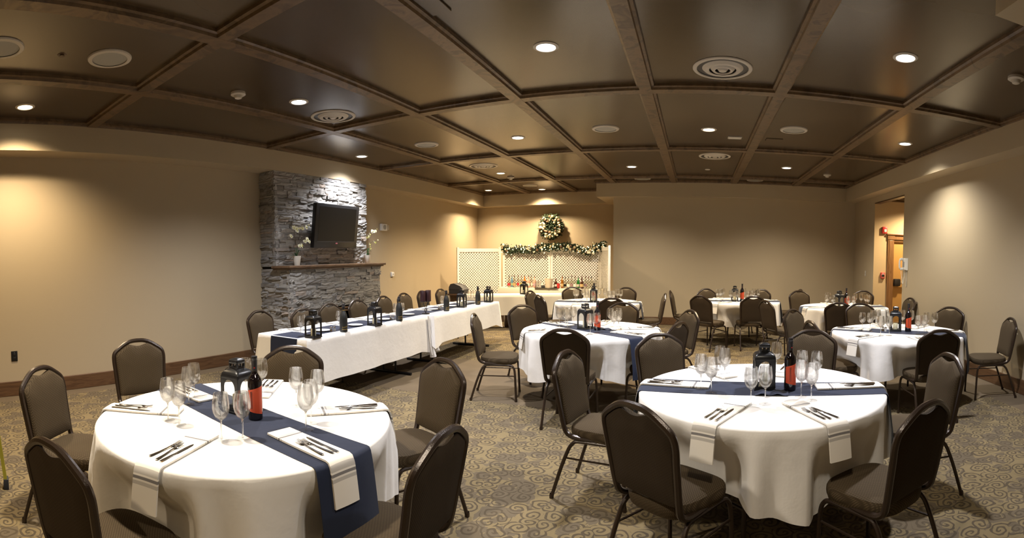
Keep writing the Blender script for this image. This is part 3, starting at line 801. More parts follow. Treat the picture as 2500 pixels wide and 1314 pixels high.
def round_cloth(rng, tk):
    r0, drop = cloth_r(rng); n = 220; rows = []
    lim = []
    for k in range(n):                                  # how far out the skirt can hang before it meets a seat
        a = 2 * pi * k / n; best = 9.0
        for _, x, y, deg in CH[tk]:
            q = radians(deg - 90); rr_ = .45
            while rr_ < .9:
                dx, dy = TC[tk][0] + rr_ * cos(a) - x, TC[tk][1] + rr_ * sin(a) - y
                lx, ly = dx * cos(q) + dy * sin(q), -dx * sin(q) + dy * cos(q)
                if abs(lx) < .245 and abs(ly) < .235: best = min(best, rr_); break
                rr_ += .01
        lim.append(best)
    lim = [min(lim[k], lim[k - 1], lim[(k + 1) % n]) for k in range(n)]
    lim = [min(v, .83) for v in lim]
    lim = [sum(lim[(k + j) % n] for j in (-2, -1, 0, 1, 2)) / 5 for k in range(n)]
    def r(a, s):
        w = min(1, max(0, (s - .03) / .21)); w = w * w * (3 - 2 * w)
        v = r0(a, s); L = lim[int(round(a / (2 * pi) * n)) % n]
        return v * (1 - w) + min(v, L) * w
    def ring(f): return [f(2 * pi * k / n) for k in range(n + 1)]
    for rad, z in ((.001, ZT), (.3, ZT), (.6, ZT), (.735, ZT), (.752, ZT - .001), (.761, ZT - .004), (.767, ZT - .011)):
        rows.append(ring(lambda a: (rad * cos(a), rad * sin(a), z)))
    for i in range(1, 12):
        q = i / 11
        rows.append(ring(lambda a: (r(a, drop(a) * q) * cos(a), r(a, drop(a) * q) * sin(a), ZT - .011 - drop(a) * q)))
    return MB().grid(rows).mesh('tablecloth', 'cloth', True, 180)
def env(s): return .774 + .046 * min(1, s / .30) ** .8     # just outside every fold
def strip(half, u0, dropped, th, both, nseg_v=6, lift=0.0, taper=0.0):
    """a cloth strip lying along +x on the table and hanging over the rim; returns rows of (outer, inner) points"""
    us = []
    rows, uvs = [], []
    for j in range(nseg_v + 1):
        v = -half + 2 * half * j / nseg_v
        ur = sqrt(.755 ** 2 - v * v)
        line = []
        if both:
            for i in range(9, 0, -1): line.append((-1, dropped * i / 9))
            line += [(-1, .017), (-1, .004), (-1, 0.0)]
            for i in range(1, 12): line.append((0, -ur + 2 * ur * i / 12))
        else:
            for i in range(8): line.append((0, u0 + (ur - u0) * i / 8))
        line += [(1, 0.0), (1, .004), (1, .017)]
        for i in range(1, 10): line.append((1, dropped * i / 9))
        row = []
        for kk, q in line:
            if kk == 0: row.append((q, v, ZT + .0012 + lift, 0, 1, q))
            else:
                e = env(q) + lift * .9; ux = sqrt(e * e - v * v) if q > .012 else ur + .006 * (q / .012)
                if q == 0: row.append((kk * ur, v, ZT + .0012 + lift, kk * .3, .95, kk * (ur + q)))
                elif q == .004: row.append((kk * sqrt((.768 + lift * .4) ** 2 - v * v), v, ZT - .0018 + lift * .7, kk * .7, .7, kk * (ur + q)))
                elif q == .017: row.append((kk * sqrt((.7755 + lift * .8) ** 2 - v * v), v, ZT - .014 + lift * .2, kk, 0, kk * (ur + q)))
                else: row.append((kk * ux, v * (1 - taper * q), ZT - .006 + lift * .4 - q, kk, 0, kk * (ur + q)))
        rows.append(row)
    m = MB()
    outer = [[(p[0] + p[3] * th, p[1], p[2] + p[4] * th) for p in r] for r in rows]
    m.grid(outer)
    inner = [[(p[0], p[1], p[2]) for p in r] for r in rows]
    k0 = len(m.v); m.grid(inner)
    nn = len(rows[0]); R = len(rows)
    for i in range(R - 1):
        for c in (0, nn - 1): m.f.append((i * nn + c, (i + 1) * nn + c, k0 + (i + 1) * nn + c, k0 + i * nn + c))
    for j in range(nn - 1):
        for rr_ in (0, R - 1): m.f.append((rr_ * nn + j, rr_ * nn + j + 1, k0 + rr_ * nn + j + 1, k0 + rr_ * nn + j))
    lens = [p[5] for r in rows for p in r] * 2
    return m, lens
rm, _ = strip(.158, 0, .40, .0016, True, 8)
runner_me = rm.mesh('table_runner', 'navy', True, 50)
nm_, lens = strip(.064, .335, .165, .0085, False, 4, .0030)
# folded layers are not perfectly square
napkin_me = nm_.mesh('napkin', 'napkin', True, 50)
uvl = napkin_me.uv_layers.new(name='UVMap')
lo_, hi_ = min(lens), max(lens)
for lp in napkin_me.loops:
    uvl.data[lp.index].uv = ((lens[lp.vertex_index] - lo_) / (hi_ - lo_), 0.5)
ZN = ZT + .0012 + .003 + .0085                       # top of a napkin

# wine glass, cutlery
def wineglass():
    o = {}
    o['bowl'] = MB().lathe([(.0005, .0925), (.012, .095), (.026, .106), (.036, .125), (.0405, .147), (.0395, .170), (.036, .195), (.0328, .215), (.0318, .2158), (.0312, .215), (.0346, .195), (.0381, .170), (.0390, .147), (.0345, .126), (.0245, .1085), (.012, .0995), (.0005, .0985)], 28).mesh('bowl', 'glass')
    o['stem'] = MB().lathe([(.0004, .0042), (.0048, .0042), (.0036, .012), (.0034, .07), (.0042, .086), (.007, .0918), (.0004, .0920)], 14).mesh('stem', 'stemglass')
    o['foot'] = MB().lathe([(.0338, .0006), (.0350, .0016), (.034, .0026), (.020, .0032), (.0048, .0050)], 28).mesh('foot', 'footglass')
    return o
WG = wineglass()
glass0 = None
def wine_glass(x, y, z, label, group):
    global glass0
    if glass0 is None:
        g = thing('wine_glass', (x, y, z), 0, label, 'glass', group)
        for k in WG: obj(k, WG[k], g)
        glass0 = g; return g
    g = copy_tree(glass0, None, label, group); g.location = (x, y, z); g.rotation_euler = (0, 0, RND.uniform(0, 6)); return g
def flat_sweep(stations):
    """stations: (x, halfwidth, z, thickness)"""
    rings = [[(x, -w, z), (x, w, z), (x, w * .8, z + t), (x, -w * .8, z + t)] for x, w, z, t in stations]
    return MB().loft(rings)
fork = flat_sweep([(.100, .0065, .0035, .002), (.085, .0078, .002, .0025), (.04, .0055, .0015, .0028), (-.01, .0032, .004, .0028), (-.035, .0035, .0055, .0025), (-.048, .0105, .004, .002), (-.060, .0118, .003, .0018)])
for k in range(4):
    yy = -.0095 + k * .00635
    fork.loft([[(x, yy - .0016, z), (x, yy + .0016, z), (x, yy + .0016, z + .0016), (x, yy - .0016, z + .0016)] for x, z in ((-.058, .003), (-.078, .004), (-.102, .0085))])
fork_me = fork.mesh('fork', 'steel')
knife_me = flat_sweep([(.115, .006, .0, .004), (.10, .008, .0, .0048), (.03, .006, .0, .0045), (.015, .005, .0, .004), (.005, .0078, .0, .0028), (-.06, .0095, .0, .0022), (-.10, .0075, .0, .0018), (-.118, .0022, .0, .0012)]).mesh('knife', 'steel')
# lantern
def arch_panel(hw, z0, z1, ohw, oz0, oz1, th):
    """flat panel in xz at y = 0 with an arched opening"""
    outer, inner = [], []
    n = 12; zs = oz1 - ohw * 1.15
    pin = [(-ohw, oz0), (-ohw, zs)] + [(-ohw * cos(pi * i / n), zs + ohw * 1.15 * sin(pi * i / n)) for i in range(1, n)] + [(ohw, zs), (ohw, oz0)]
    for x, z in pin:
        inner.append((x, z))
        if z <= zs + 1e-6: outer.append((hw if x > 0 else -hw, z0 if z == oz0 else zs))
        else:
            f = x / ohw; outer.append((max(-hw, min(hw, f * hw * 1.35)), z1))
    m = MB(); N = len(pin)
    for yy in (0, th): m.v += [(x, yy, z) for x, z in outer] + [(x, yy, z) for x, z in inner]
    for i in range(N):
        j = (i + 1) % N
        m.f.append((i, j, N + j, N + i)); m.f.append((2 * N + j, 2 * N + i, 3 * N + i, 3 * N + j))
        m.f.append((N + i, N + j, 3 * N + j, 3 * N + i)); m.f.append((i, 2 * N + i, 2 * N + j, j))
    return m
def sq(h, z, r=.012):
    pts = []
    for cx, cy, a0 in ((1, 1, 0), (-1, 1, pi / 2), (-1, -1, pi), (1, -1, 1.5 * pi)):
        for i in range(4):
            a = a0 + i / 3 * pi / 2; rr_ = min(r, h * .5)
            pts.append((cx * (h - rr_) + rr_ * cos(a), cy * (h - rr_) + rr_ * sin(a), z))
    return pts
LAN = {}
HB, H1 = .064, .196
LAN['base'] = MB().loft([sq(HB + .003, 0, .004), sq(HB + .003, .010, .004), sq(HB - .002, .014, .004)]).mesh('base', 'black')
pn = arch_panel(HB, .010, H1, .042, .024, .180, .004)
LAN['side'] = pn.mesh('side_frame', 'black', True, 30)
LAN['roof'] = MB().loft([sq(HB + .001, H1 - .012), sq(HB + .002, H1), sq(HB - .001, H1 + .014), sq(HB - .010, H1 + .026, .016), sq(HB - .026, H1 + .034, .014), sq(.033, H1 + .037), sq(.031, H1 + .046)]).mesh('roof', 'black')
ch = MB()
for sx in (-1, 1):
    for sy in (-1, 1): ch.rbox(sx * .0255 - .0055, sx * .0255 + .0055, sy * .0255 - .0055, sy * .0255 + .0055, H1 + .040, H1 + .073, .001)
for a in range(4):
    k0 = len(ch.v); ch.box(-.004, .004, -.030, -.026, H1 + .044, H1 + .072); ch.xf(Matrix.Rotation(a * pi / 2, 4, 'Z'), k0)
ch.loft([sq(.031, H1 + .064, .006), sq(.034, H1 + .072, .008), sq(.033, H1 + .082, .010), sq(.024, H1 + .088, .010), sq(.010, H1 + .091, .005)])
LAN['chimney'] = ch.mesh('chimney', 'black')
LAN['handle'] = MB().tube([(.045 * sin(a) * 1.0, -.036 - .012 * cos(a * .5), H1 + .052 - .036 * cos(a * .5) ** 1.2) for a in [(-3.1 + 6.2 * i / 20) for i in range(21)]], .0016, 6).mesh('handle', 'black')
LAN['pane'] = MB().box(-.044, .044, .005, .006, .020, .182).mesh('pane', 'pane', False)
CAN = [MB().lathe([(.0005, 0), (.027, 0), (.028, .002), (.028, .072), (.026, .076), (.008, .072), (.0005, .071)], 22).mesh('wax', 'ivory'), MB().tube([(0, 0, .070), (.001, 0, .082)], .001, 5).mesh('wick', 'dark')]
lan0 = None
def lantern(x, y, z, deg, label, clabel, group, tall=1.0):
    global lan0
    if lan0 is None:
        t = thing('lantern', (0, 0, 0), 0, label, 'lantern', group)
        for k in ('base', 'roof', 'chimney', 'handle'): obj(k, LAN[k], t)
        for a in range(4):
            s = obj('side_frame', LAN['side'], t, (HB * sin(a * pi / 2), -HB * cos(a * pi / 2), 0), a * pi / 2)
            obj('pane', LAN['pane'], s)
        lan0 = t
    else: t = copy_tree(lan0, None, label, group)
    t.location = (x, y, z); t.rotation_euler = (0, 0, radians(deg))
    c = thing('candle', (x, y, z + .0145), 0, clabel, 'candle', 'candles in the lanterns')
    for me in CAN: obj(me.name.split('.')[0], me, c)
    return t
# wine bottle
def label_patch(r, a0, a1, zb, zt, n=18):
    rows = []
    for i in range(n + 1):
        a = a0 + (a1 - a0) * i / n
        rows.append([(r * cos(a), r * sin(a), zb(i / n)), (r * cos(a), r * sin(a), zt(i / n))])
    return MB().grid(rows)
WB = {}
WB['glass_body'] = MB().lathe([(.0005, .004), (.026, .002), (.034, .0), (.0365, .004), (.0370, .012), (.0370, .190), (.0355, .202), (.030, .216), (.020, .230), (.0150, .240), (.0140, .252)], 30).mesh('glass_body', 'bottle')
WB['foil_capsule'] = MB().lathe([(.0142, .240), (.0146, .262), (.0148, .300), (.0150, .312), (.0158, .313), (.0158, .322), (.0150, .324), (.0005, .324)], 24).mesh('foil_capsule', 'foil')
WB['label'] = label_patch(.0374, radians(-168), radians(-22), lambda q: .030 + .022 * (1 - q) , lambda q: .150 + .026 * q).mesh('label', 'orange')
WB['seal'] = label_patch(.0150, radians(-105), radians(-75), lambda q: .262 + .003 * abs(q - .5) * 2, lambda q: .270 - .002 * abs(q - .5), 6).mesh('seal', 'red')
tm = text_mesh('SLEDGEHAMMER', .0165, 'ink')
for v in tm.vertices:                                  # letters run up the bottle, wrapped on the label
    x, y, z = v.co; a = radians(-118) - y / .0376 * -1.0
    a = radians(-118) - (-y) / .0376 * -1
    rr_ = .0376 + z; v.co = (rr_ * cos(a), rr_ * sin(a), .105 + x * .72)
WB['lettering'] = tm
wb0 = None
def wine_bottle(x, y, z, deg, label):
    global wb0
    if wb0 is None:
        t = thing('wine_bottle', (0, 0, 0), 0, label, 'bottle', 'red labelled wine bottles on the round tables')
        for k in ('glass_body', 'foil_capsule'): obj(k, WB[k], t)
        lb = obj('label', WB['label'], t); obj('lettering', WB['lettering'], lb); obj('seal', WB['seal'], t)
        wb0 = t
    else: t = copy_tree(wb0, None, label)
    t.location = (x, y, z); t.rotation_euler = (0, 0, radians(deg)); return t

NAP = {
 'T1': {'left': -138, 'near left': -68, 'near right': -8, 'right': 50, 'far right': 125, 'far left': 177},
 'T2': {'left': 171, 'near left': -119, 'near right': -69, 'right': -3, 'far right': 65, 'far left': 123},
 'T3': {'left': -148, 'near left': -92, 'near right': -31, 'right': 16, 'far right': 85, 'far left': 147},
 'T4': {'left': 172, 'far left': 119, 'far right': 70, 'right': 5, 'near right': -62, 'near left': -118},
 'T5': {'left': 171, 'far left': 123, 'far right': 60, 'right': 10, 'near right': -85, 'near left': -128},
 'T6': {'left': -164, 'far left': 104, 'far right': 61, 'right': 15, 'near right': -38, 'near left': -110},
 'T7': {'left': 150, 'far left': 90, 'far right': 41, 'right': -12, 'near right': -90, 'near left': -150},
}
GL = {
 'T1': {'near left': [(-1.848, 1.339), (-1.796, 1.421)], 'left': [(-2.253, 1.296), (-2.152, 1.301)], 'far left': [(-2.42, 1.53), (-2.491, 1.616)], 'far right': [(-2.309, 1.984), (-2.395, 1.93)], 'right': [(-1.975, 1.945), (-1.839, 1.971)], 'near right': [(-1.665, 1.70), (-1.712, 1.785)]},
 'T2': {'left': [(.037, 3.092), (.098, 3.0)], 'far left': [(.195, 3.303), (.168, 3.394)], 'near left': [(.309, 2.748), (.391, 2.766)], 'near right': [(.622, 2.892), (.664, 2.81)], 'right': [(.779, 3.168), (.691, 3.207)], 'far right': [(.575, 3.535), (.485, 3.52)]},
 'T3': {'left': [(-1.535, 5.56), (-1.426, 5.497)], 'far left': [(-1.50, 5.69), (-1.42, 5.76)], 'near left': [(-1.084, 5.126), (-1.034, 5.223)], 'near right': [(-.845, 5.503), (-.882, 5.412)], 'right': [(-.967, 5.708), (-.88, 5.74)], 'far right': [(-1.20, 5.90), (-1.29, 5.87)]},
 'T7': {'near left': [(1.959, 5.108), (2.051, 5.091)], 'left': [(1.872, 5.47), (1.955, 5.44)], 'far left': [(2.094, 5.724), (2.17, 5.77)], 'near right': [(2.395, 5.085), (2.478, 5.105)], 'right': [(2.648, 5.395), (2.73, 5.345)], 'far right': [(2.559, 5.642), (2.469, 5.697)]},
}
RUN = {'T1': -5.5, 'T2': -6.4, 'T3': -37, 'T4': 3, 'T5': -2, 'T6': 5, 'T7': -33}
LB = {  # lantern x, y, turn; bottle x, y, turn
 'T1': (-2.152, 1.675, 7, -1.975, 1.65, 48), 'T2': (.43, 3.12, 0, .585, 3.06, 22), 'T3': (-1.224, 5.516, -32, -1.07, 5.44, 11), 'T4': (-1.80, 8.80, 10, -1.83, 8.98, 0),
 'T5': (.72, 9.38, -5, .86, 9.42, 12), 'T6': (2.40, 8.26, 30, 2.55, 8.34, 0), 'T7': (2.271, 5.446, -18, 2.40, 5.37, 8)}
def polar(c, r, deg): return (c[0] + r * cos(radians(deg)), c[1] + r * sin(radians(deg)))
for t in ('T1', 'T2', 'T3', 'T4', 'T5', 'T6', 'T7'):
    c = TC[t]; rng = random.Random(ord(t[1]) * 3)
    tb = thing('round_table', (*c, 0), 0, 'round folding banquet table hidden under the cloth of the ' + TN[t], 'table', 'round banquet tables')
    tb.rotation_euler.z = radians({'T3': 55, 'T7': 20, 'T2': 40}.get(t, 30))
    obj('table_top', top_me, tb)
    for me in tl_me: obj('leg', me, tb)
    cl = obj('tablecloth', round_cloth(rng, t), None, (*c, 0)); tag(cl, 'white cloth draped over the ' + TN[t], 'tablecloth', 'white cloths on the round tables')
    rn = obj('table_runner', runner_me, None, (*c, 0), radians(RUN[t])); tag(rn, 'navy blue runner across the ' + TN[t], 'runner', 'navy runners on the round tables')
    x, y, a, bx, by, ba = LB[t]
    zt = ZT + .003
    lantern(x, y, zt, a, 'black metal candle lantern on the ' + TN[t], 'ivory pillar candle inside the lantern on the ' + TN[t], 'black lanterns on the round tables')
    wine_bottle(bx, by, zt, ba, 'dark wine bottle with a slanted orange label on the ' + TN[t])
    for pl, ang in NAP[t].items():
        where = 'at the %s place of the %s' % (pl, TN[t])
        d = (ang - RUN[t] + 90) % 180 - 90
        lift = .0018 if abs(d) < 32 else 0.0
        nk = obj('napkin', napkin_me, None, (*c, lift), radians(ang)); tag(nk, 'folded white striped napkin ' + where, 'napkin', 'napkins on the ' + TN[t])
        rngp = random.Random(hash((t, pl)) if False else ord(t[1]) * 100 + len(pl) * 7 + ord(pl[0]))
        far = t in ('T4', 'T5', 'T6')
        for kind, off, me, rad in (('left fork', .034, fork_me, .61), ('right fork', .002, fork_me, .625), ('knife', -.032, knife_me, .615)):
            if far and kind == 'right fork': continue
            px_, py_ = polar(c, rad, ang); tx, ty = -sin(radians(ang)), cos(radians(ang))
            o = obj('fork' if 'fork' in kind else 'dinner_knife', me, None, (px_ + tx * -off, py_ + ty * -off, ZN + lift + .0005), radians(ang + rngp.uniform(-5, 5)))
            tag(o, 'steel %s %s' % (('fork' if far else kind) if 'fork' in kind else 'dinner knife', where), 'fork' if 'fork' in kind else 'knife', 'cutlery on the ' + TN[t])
        gs = GL.get(t, {}).get(pl)
        if gs is None: gs = [polar(c, .41, ang + 12), polar(c, .375, ang + 27)]
        # first or second by their place in the photo
        gs = sorted(gs, key=lambda q: atan2(q[0], q[1]))
        for k, (gx, gy) in enumerate(gs):
            wine_glass(gx, gy, zt, '%s wine glass %s' % (('left', 'right')[k], where), 'wine glasses on the ' + TN[t])
# a shaker and folded ends of cloth beside the lanterns
def shaker(x, y, z, fill, label, group):
    s = thing('shaker', (x, y, z), 0, label, 'shaker', group)
    MB().lathe([(.014, .001), (.0155, .003), (.0150, .034), (.012, .040)], 12).build('glass_jar', 'glass', s)
    MB().lathe([(.0005, .002), (.0125, .002), (.0125, .026), (.0005, .026)], 10).build('filling', fill, s)
    MB().lathe([(.0135, .038), (.0135, .046), (.010, .055), (.0005, .057)], 12).build('metal_cap', 'bright', s)
    return s
shaker(2.13, 5.40, ZT + .003, 'salt', 'small salt shaker left of the lantern on the right middle round table', 'shakers on the round tables')
shaker(2.115, 5.445, ZT + .003, 'pepper', 'small pepper shaker left of the lantern on the right middle round table', 'shakers on the round tables')
def folded(x, y, deg, label):
    m = MB(); rows = []
    for i in range(13):
        q = i / 12; xx = -.10 + .2 * q; zz = .002 + .012 * sin(pi * q * 2.2) ** 2
        rows.append([(xx, -.05, zz), (xx, 0, zz + .004), (xx, .05, zz)])
    o = m.grid(rows).build('cloth_fold', 'navy', None, True); o.location = (x, y, ZT + .003); o.rotation_euler.z = radians(deg)
    tag(o, label, 'napkin', 'rumpled navy cloths by the lanterns')
folded(.46, 2.985, -8, 'rumpled navy fold of cloth before the lantern on the front right round table')
folded(-1.02, 5.52, -20, 'rumpled navy fold of cloth behind the bottle on the middle round table')
# ------------------------------------------------------------------ the long table along the left wall
def long_table(x0, x1, y0, y1, label):
    t = thing('folding_table', ((x0 + x1) / 2, (y0 + y1) / 2, 0), 0, label, 'table', 'long folding tables')
    hx, hy = (x1 - x0) / 2, (y1 - y0) / 2
    MB().rbox(-hx + .005, hx - .005, -hy + .005, hy - .005, .722, .748, .004).build('table_top', 'brownwood', t, False)
    for s in (-1, 1):
        m = MB(); yy = s * (hy - .42)
        m.tube([(-hx + .03, yy, .018), (hx - .02, yy, .018)], .018, 8)
        for q in (-.10, .10): m.tube([(q, yy, .02), (q, yy, .72)], .015, 8)
        m.tube([(-.22, yy, .70), (.22, yy, .70)], .012, 6)
        m.build('leg', 'black', t)
    return t
LT = [(-4.315, -3.57, 3.68, 6.10), (-4.235, -3.485, 6.12, 8.50)]
long_table(*LT[0], 'long folding table nearest the camera, under a white cloth by the fireplace')
long_table(*LT[1], 'long folding table farther away, under a white cloth towards the bar')
ZL = .760
def draped(x0, x1, y0, y1, front, back, end0, end1, seed, amp=.008, corner=.06):
    """cloth over a rectangular table: four hanging sides joined at flared corners"""
    rng = random.Random(seed); ph = [rng.uniform(0, 6) for _ in range(8)]
    loop = []
    N = 26
    def add(ax, ay, bx, by, d0, n):
        for i in range(n):
            q = i / n; loop.append((ax + (bx - ax) * q, ay + (by - ay) * q))
    P = [(x1, y0), (x1, y1), (x0, y1), (x0, y0)]
    drops = [front, end1, back, end0]; out = [(1, 0), (0, 1), (-1, 0), (0, -1)]
    pts = []
    for k in range(4):
        a, b = P[k], P[(k + 1) % 4]; L = abs(a[0] - b[0]) + abs(a[1] - b[1]); n = max(8, int(L / .06))
        for i in range(n):
            q = i / n; e = min(q, 1 - q) * L
            c = max(0.0, 1 - e / .16)
            dprev = drops[k - 1] if q < .5 else drops[(k + 1) % 4]
            d = drops[k] * (1 - .5 * c) + dprev * .5 * c + corner * c
            o2 = out[k - 1] if q < .5 else out[(k + 1) % 4]
            ox, oy = out[k][0] * (1 - .5 * c) + o2[0] * .5 * c, out[k][1] * (1 - .5 * c) + o2[1] * .5 * c
            s = L * q
            w = amp * (sin(7 * s + ph[k]) + .6 * sin(15 * s + ph[k + 4]))
            fl = .015 + .075 * c + w
            pts.append((a[0] + (b[0] - a[0]) * q, a[1] + (b[1] - a[1]) * q, ox, oy, d, fl))
    cx_, cy_ = (x0 + x1) / 2, (y0 + y1) / 2
    m = MB(); rows = []
    for k in (.001, .5, .97): rows.append([(cx_ + (p[0] - cx_) * k, cy_ + (p[1] - cy_) * k, ZL) for p in pts])
    rows.append([(p[0] - p[2] * .004, p[1] - p[3] * .004, ZL - .0005) for p in pts])
    rows.append([(p[0] + p[2] * .004, p[1] + p[3] * .004, ZL - .006) for p in pts])
    for i in range(1, 9):
        q = i / 8
        rows.append([(p[0] + p[2] * (.006 + p[5] * q), p[1] + p[3] * (.006 + p[5] * q), ZL - .006 - p[4] * q) for p in pts])
    for r in rows: r.append(r[0])
    return m.grid(rows)
c1 = draped(*LT[0], .475, .30, .30, .44, 3).build('tablecloth', 'creased', None, True, 180); tag(c1, 'creased white cloth on the near half of the long table', 'tablecloth', 'white cloths on the long table')
c2 = draped(*LT[1], .40, .30, .30, .34, 4, .008, .10).build('tablecloth', 'creased', None, True, 180); tag(c2, 'creased white cloth on the far half of the long table', 'tablecloth', 'white cloths on the long table')
# gathered end of the near cloth hanging between the two tables
g = MB(); rows = []
for i in range(8):
    q = i / 7; row = []
    for j in range(22):
        u = j / 21
        y = 6.045 + .13 * u * (.35 + .65 * q) ; x = -3.560 + .012 + (.03 + .05 * q) * (.5 + .5 * sin(u * 17 + .8)) * (.25 + .75 * q) + (.075 * u) * q
        row.append((x, y, ZL - .004 - (.53 + .05 * sin(u * 6)) * q))
    rows.append(row)
gm = g.grid(rows).build('gathered_corner', 'creased', c1, True, 180)
# navy runner the length of both tables
rb = MB(); rows = []
for x in (-4.10, -4.0, -3.9, -3.8, -3.70):
    row = [(x, 3.655, ZL - .30), (x, 3.658, ZL - .18), (x, 3.664, ZL - .06), (x, 3.672, ZL - .008), (x, 3.69, ZL + .0015)]
    row += [(x, 3.69 + (8.49 - 3.69) * i / 14, ZL + .0015) for i in range(1, 15)]
    rows.append(row)
o = rb.grid(rows).build('table_runner', 'navy', None, True); tag(o, 'navy blue runner along the long table', 'runner')
ZP = ZL + .002
for i, (x, y) in enumerate([(-3.615, 3.83), (-3.622, 4.918), (-3.635, 7.296), (-3.60, 8.30)]):
    w = ('nearest the camera', 'second from the camera', 'third from the camera', 'farthest, at the bar end')[i]
    lantern(x, y, ZP, (2, -4, 4, 0)[i], 'black metal lantern on the long table, ' + w, 'ivory candle inside the long table lantern, ' + w, 'black lanterns on the long table')
# black sparkling wine bottles
CB = {'glass_body': MB().lathe([(.0005, .004), (.034, .001), (.0425, .004), (.0435, .012), (.0435, .135), (.0425, .16), (.037, .19), (.027, .218), (.0195, .235), (.0172, .25)], 28).mesh('glass_body', 'matteblack'),
      'foil': MB().lathe([(.0192, .228), (.0182, .25), (.0178, .275), (.0205, .281), (.0180, .286), (.0178, .306), (.0165, .310), (.0005, .311)], 22).mesh('foil', 'foil'),
      'label_band': label_patch(.0438, radians(-75), radians(15), lambda q: .028, lambda q: .034).mesh('label_band', 'gold')}
ft = text_mesh('Freixenet', .026, 'gold')
for v in ft.vertices:
    x, y, z = v.co; a = radians(-30) + x / .0438 * .62; r_ = .0437 + z; v.co = (r_ * cos(a), r_ * sin(a), .058 + y + x * .12)
CB['lettering'] = ft
nk_ = label_patch(.0200, radians(-80), radians(20), lambda q: .238, lambda q: .246, 8).mesh('neck_band', 'gold')
cb0 = None
for i, (x, y) in enumerate([(-3.605, 4.313), (-3.60, 5.423), (-3.604, 6.715), (-3.58, 7.80)]):
    lab = 'frosted black sparkling wine bottle on the long table, ' + ('nearest the camera', 'second from the camera', 'third from the camera', 'nearest the bar')[i]
    if cb0 is None:
        cb0 = thing('sparkling_wine_bottle', (x, y, ZP), 0, lab, 'bottle', 'sparkling wine bottles on the long table')
        for k, me in CB.items(): obj(k, me, cb0)
        obj('neck_band', nk_, cb0)
    else:
        t = copy_tree(cb0, None, lab); t.location = (x, y, ZP)
pl_me = MB().lathe([(.0005, .004), (.05, .004), (.055, .006), (.088, .014), (.089, .016), (.055, .010), (.0005, .008)], 36).mesh('side_plate', 'china')
wp = ['first from the camera', 'second from the camera', 'third from the camera', 'fourth from the camera', 'fifth from the camera', 'sixth from the camera', 'seventh, nearest the bar']
for i, (x, y) in enumerate([(-3.83, 4.21), (-3.80, 4.771), (-3.825, 5.404), (-3.842, 6.02), (-3.863, 6.766), (-3.838, 7.322), (-3.843, 8.05)]):
    o = obj('side_plate', pl_me, None, (x, y, ZP)); tag(o, 'small white side plate on the long table runner, ' + wp[i], 'plate', 'side plates on the long table')
# flat napkins with cutlery along the back edge
fn = MB().grid([[(-.21 + .42 * i / 8, -.065 + .13 * j / 4, .002 + .003 * sin(i * 1.3 + j)) for j in range(5)] for i in range(9)])
fn.box(-.20, .20, -.06, .06, .0, .003)
fn_me = fn.mesh('napkin', 'cloth')
for i, (y, x) in enumerate([(4.05, -4.12), (4.72, -4.12), (5.28, -4.12), (5.95, -4.12), (6.70, -4.05), (7.30, -4.05), (8.0, -4.05)]):
    o = obj('napkin', fn_me, None, (x, y, ZP), RND.uniform(-.05, .05)); tag(o, 'white napkin at the back edge of the long table, ' + wp[i], 'napkin', 'napkins on the long table')
    for k, (nm, me, off) in enumerate((('fork', fork_me, .03), ('dinner_knife', knife_me, -.02))):
        o = obj(nm, me, None, (x + .02, y + off, ZP + .009), pi + RND.uniform(-.1, .1)); tag(o, 'steel %s on the long table, place %s' % (('fork', 'dinner knife')[k], wp[i]), ('fork', 'knife')[k], 'cutlery on the long table')
for i, (x, y) in enumerate([(-3.762, 3.795), (-3.80, 3.91), (-3.743, 4.403), (-3.689, 5.477), (-3.66, 5.575), (-3.728, 6.825), (-3.692, 6.925), (-3.784, 7.90), (-3.71, 7.95)]):
    wine_glass(x, y, ZP, 'wine glass on the long table, ' + ['left of the nearest lantern', 'seen through the nearest lantern', 'beside the nearest black bottle', 'left of the second black bottle', 'right of the second black bottle', 'left of the third black bottle', 'right of the third black bottle', 'left of the farthest black bottle', 'right of the farthest black bottle'][i], 'wine glasses on the long table')
for i, (x, y) in enumerate([(-3.731, 4.245), (-3.745, 5.44), (-3.782, 6.80), (-3.80, 7.72)]):
    w = ('nearest the camera', 'second from the camera', 'third from the camera', 'nearest the bar')[i]
    shaker(x, y, ZP, 'pepper', 'small pepper shaker on the long table, ' + w, 'shakers on the long table')
    shaker(x + .01, y + .045, ZP, 'salt', 'small salt shaker on the long table, ' + w, 'shakers on the long table')
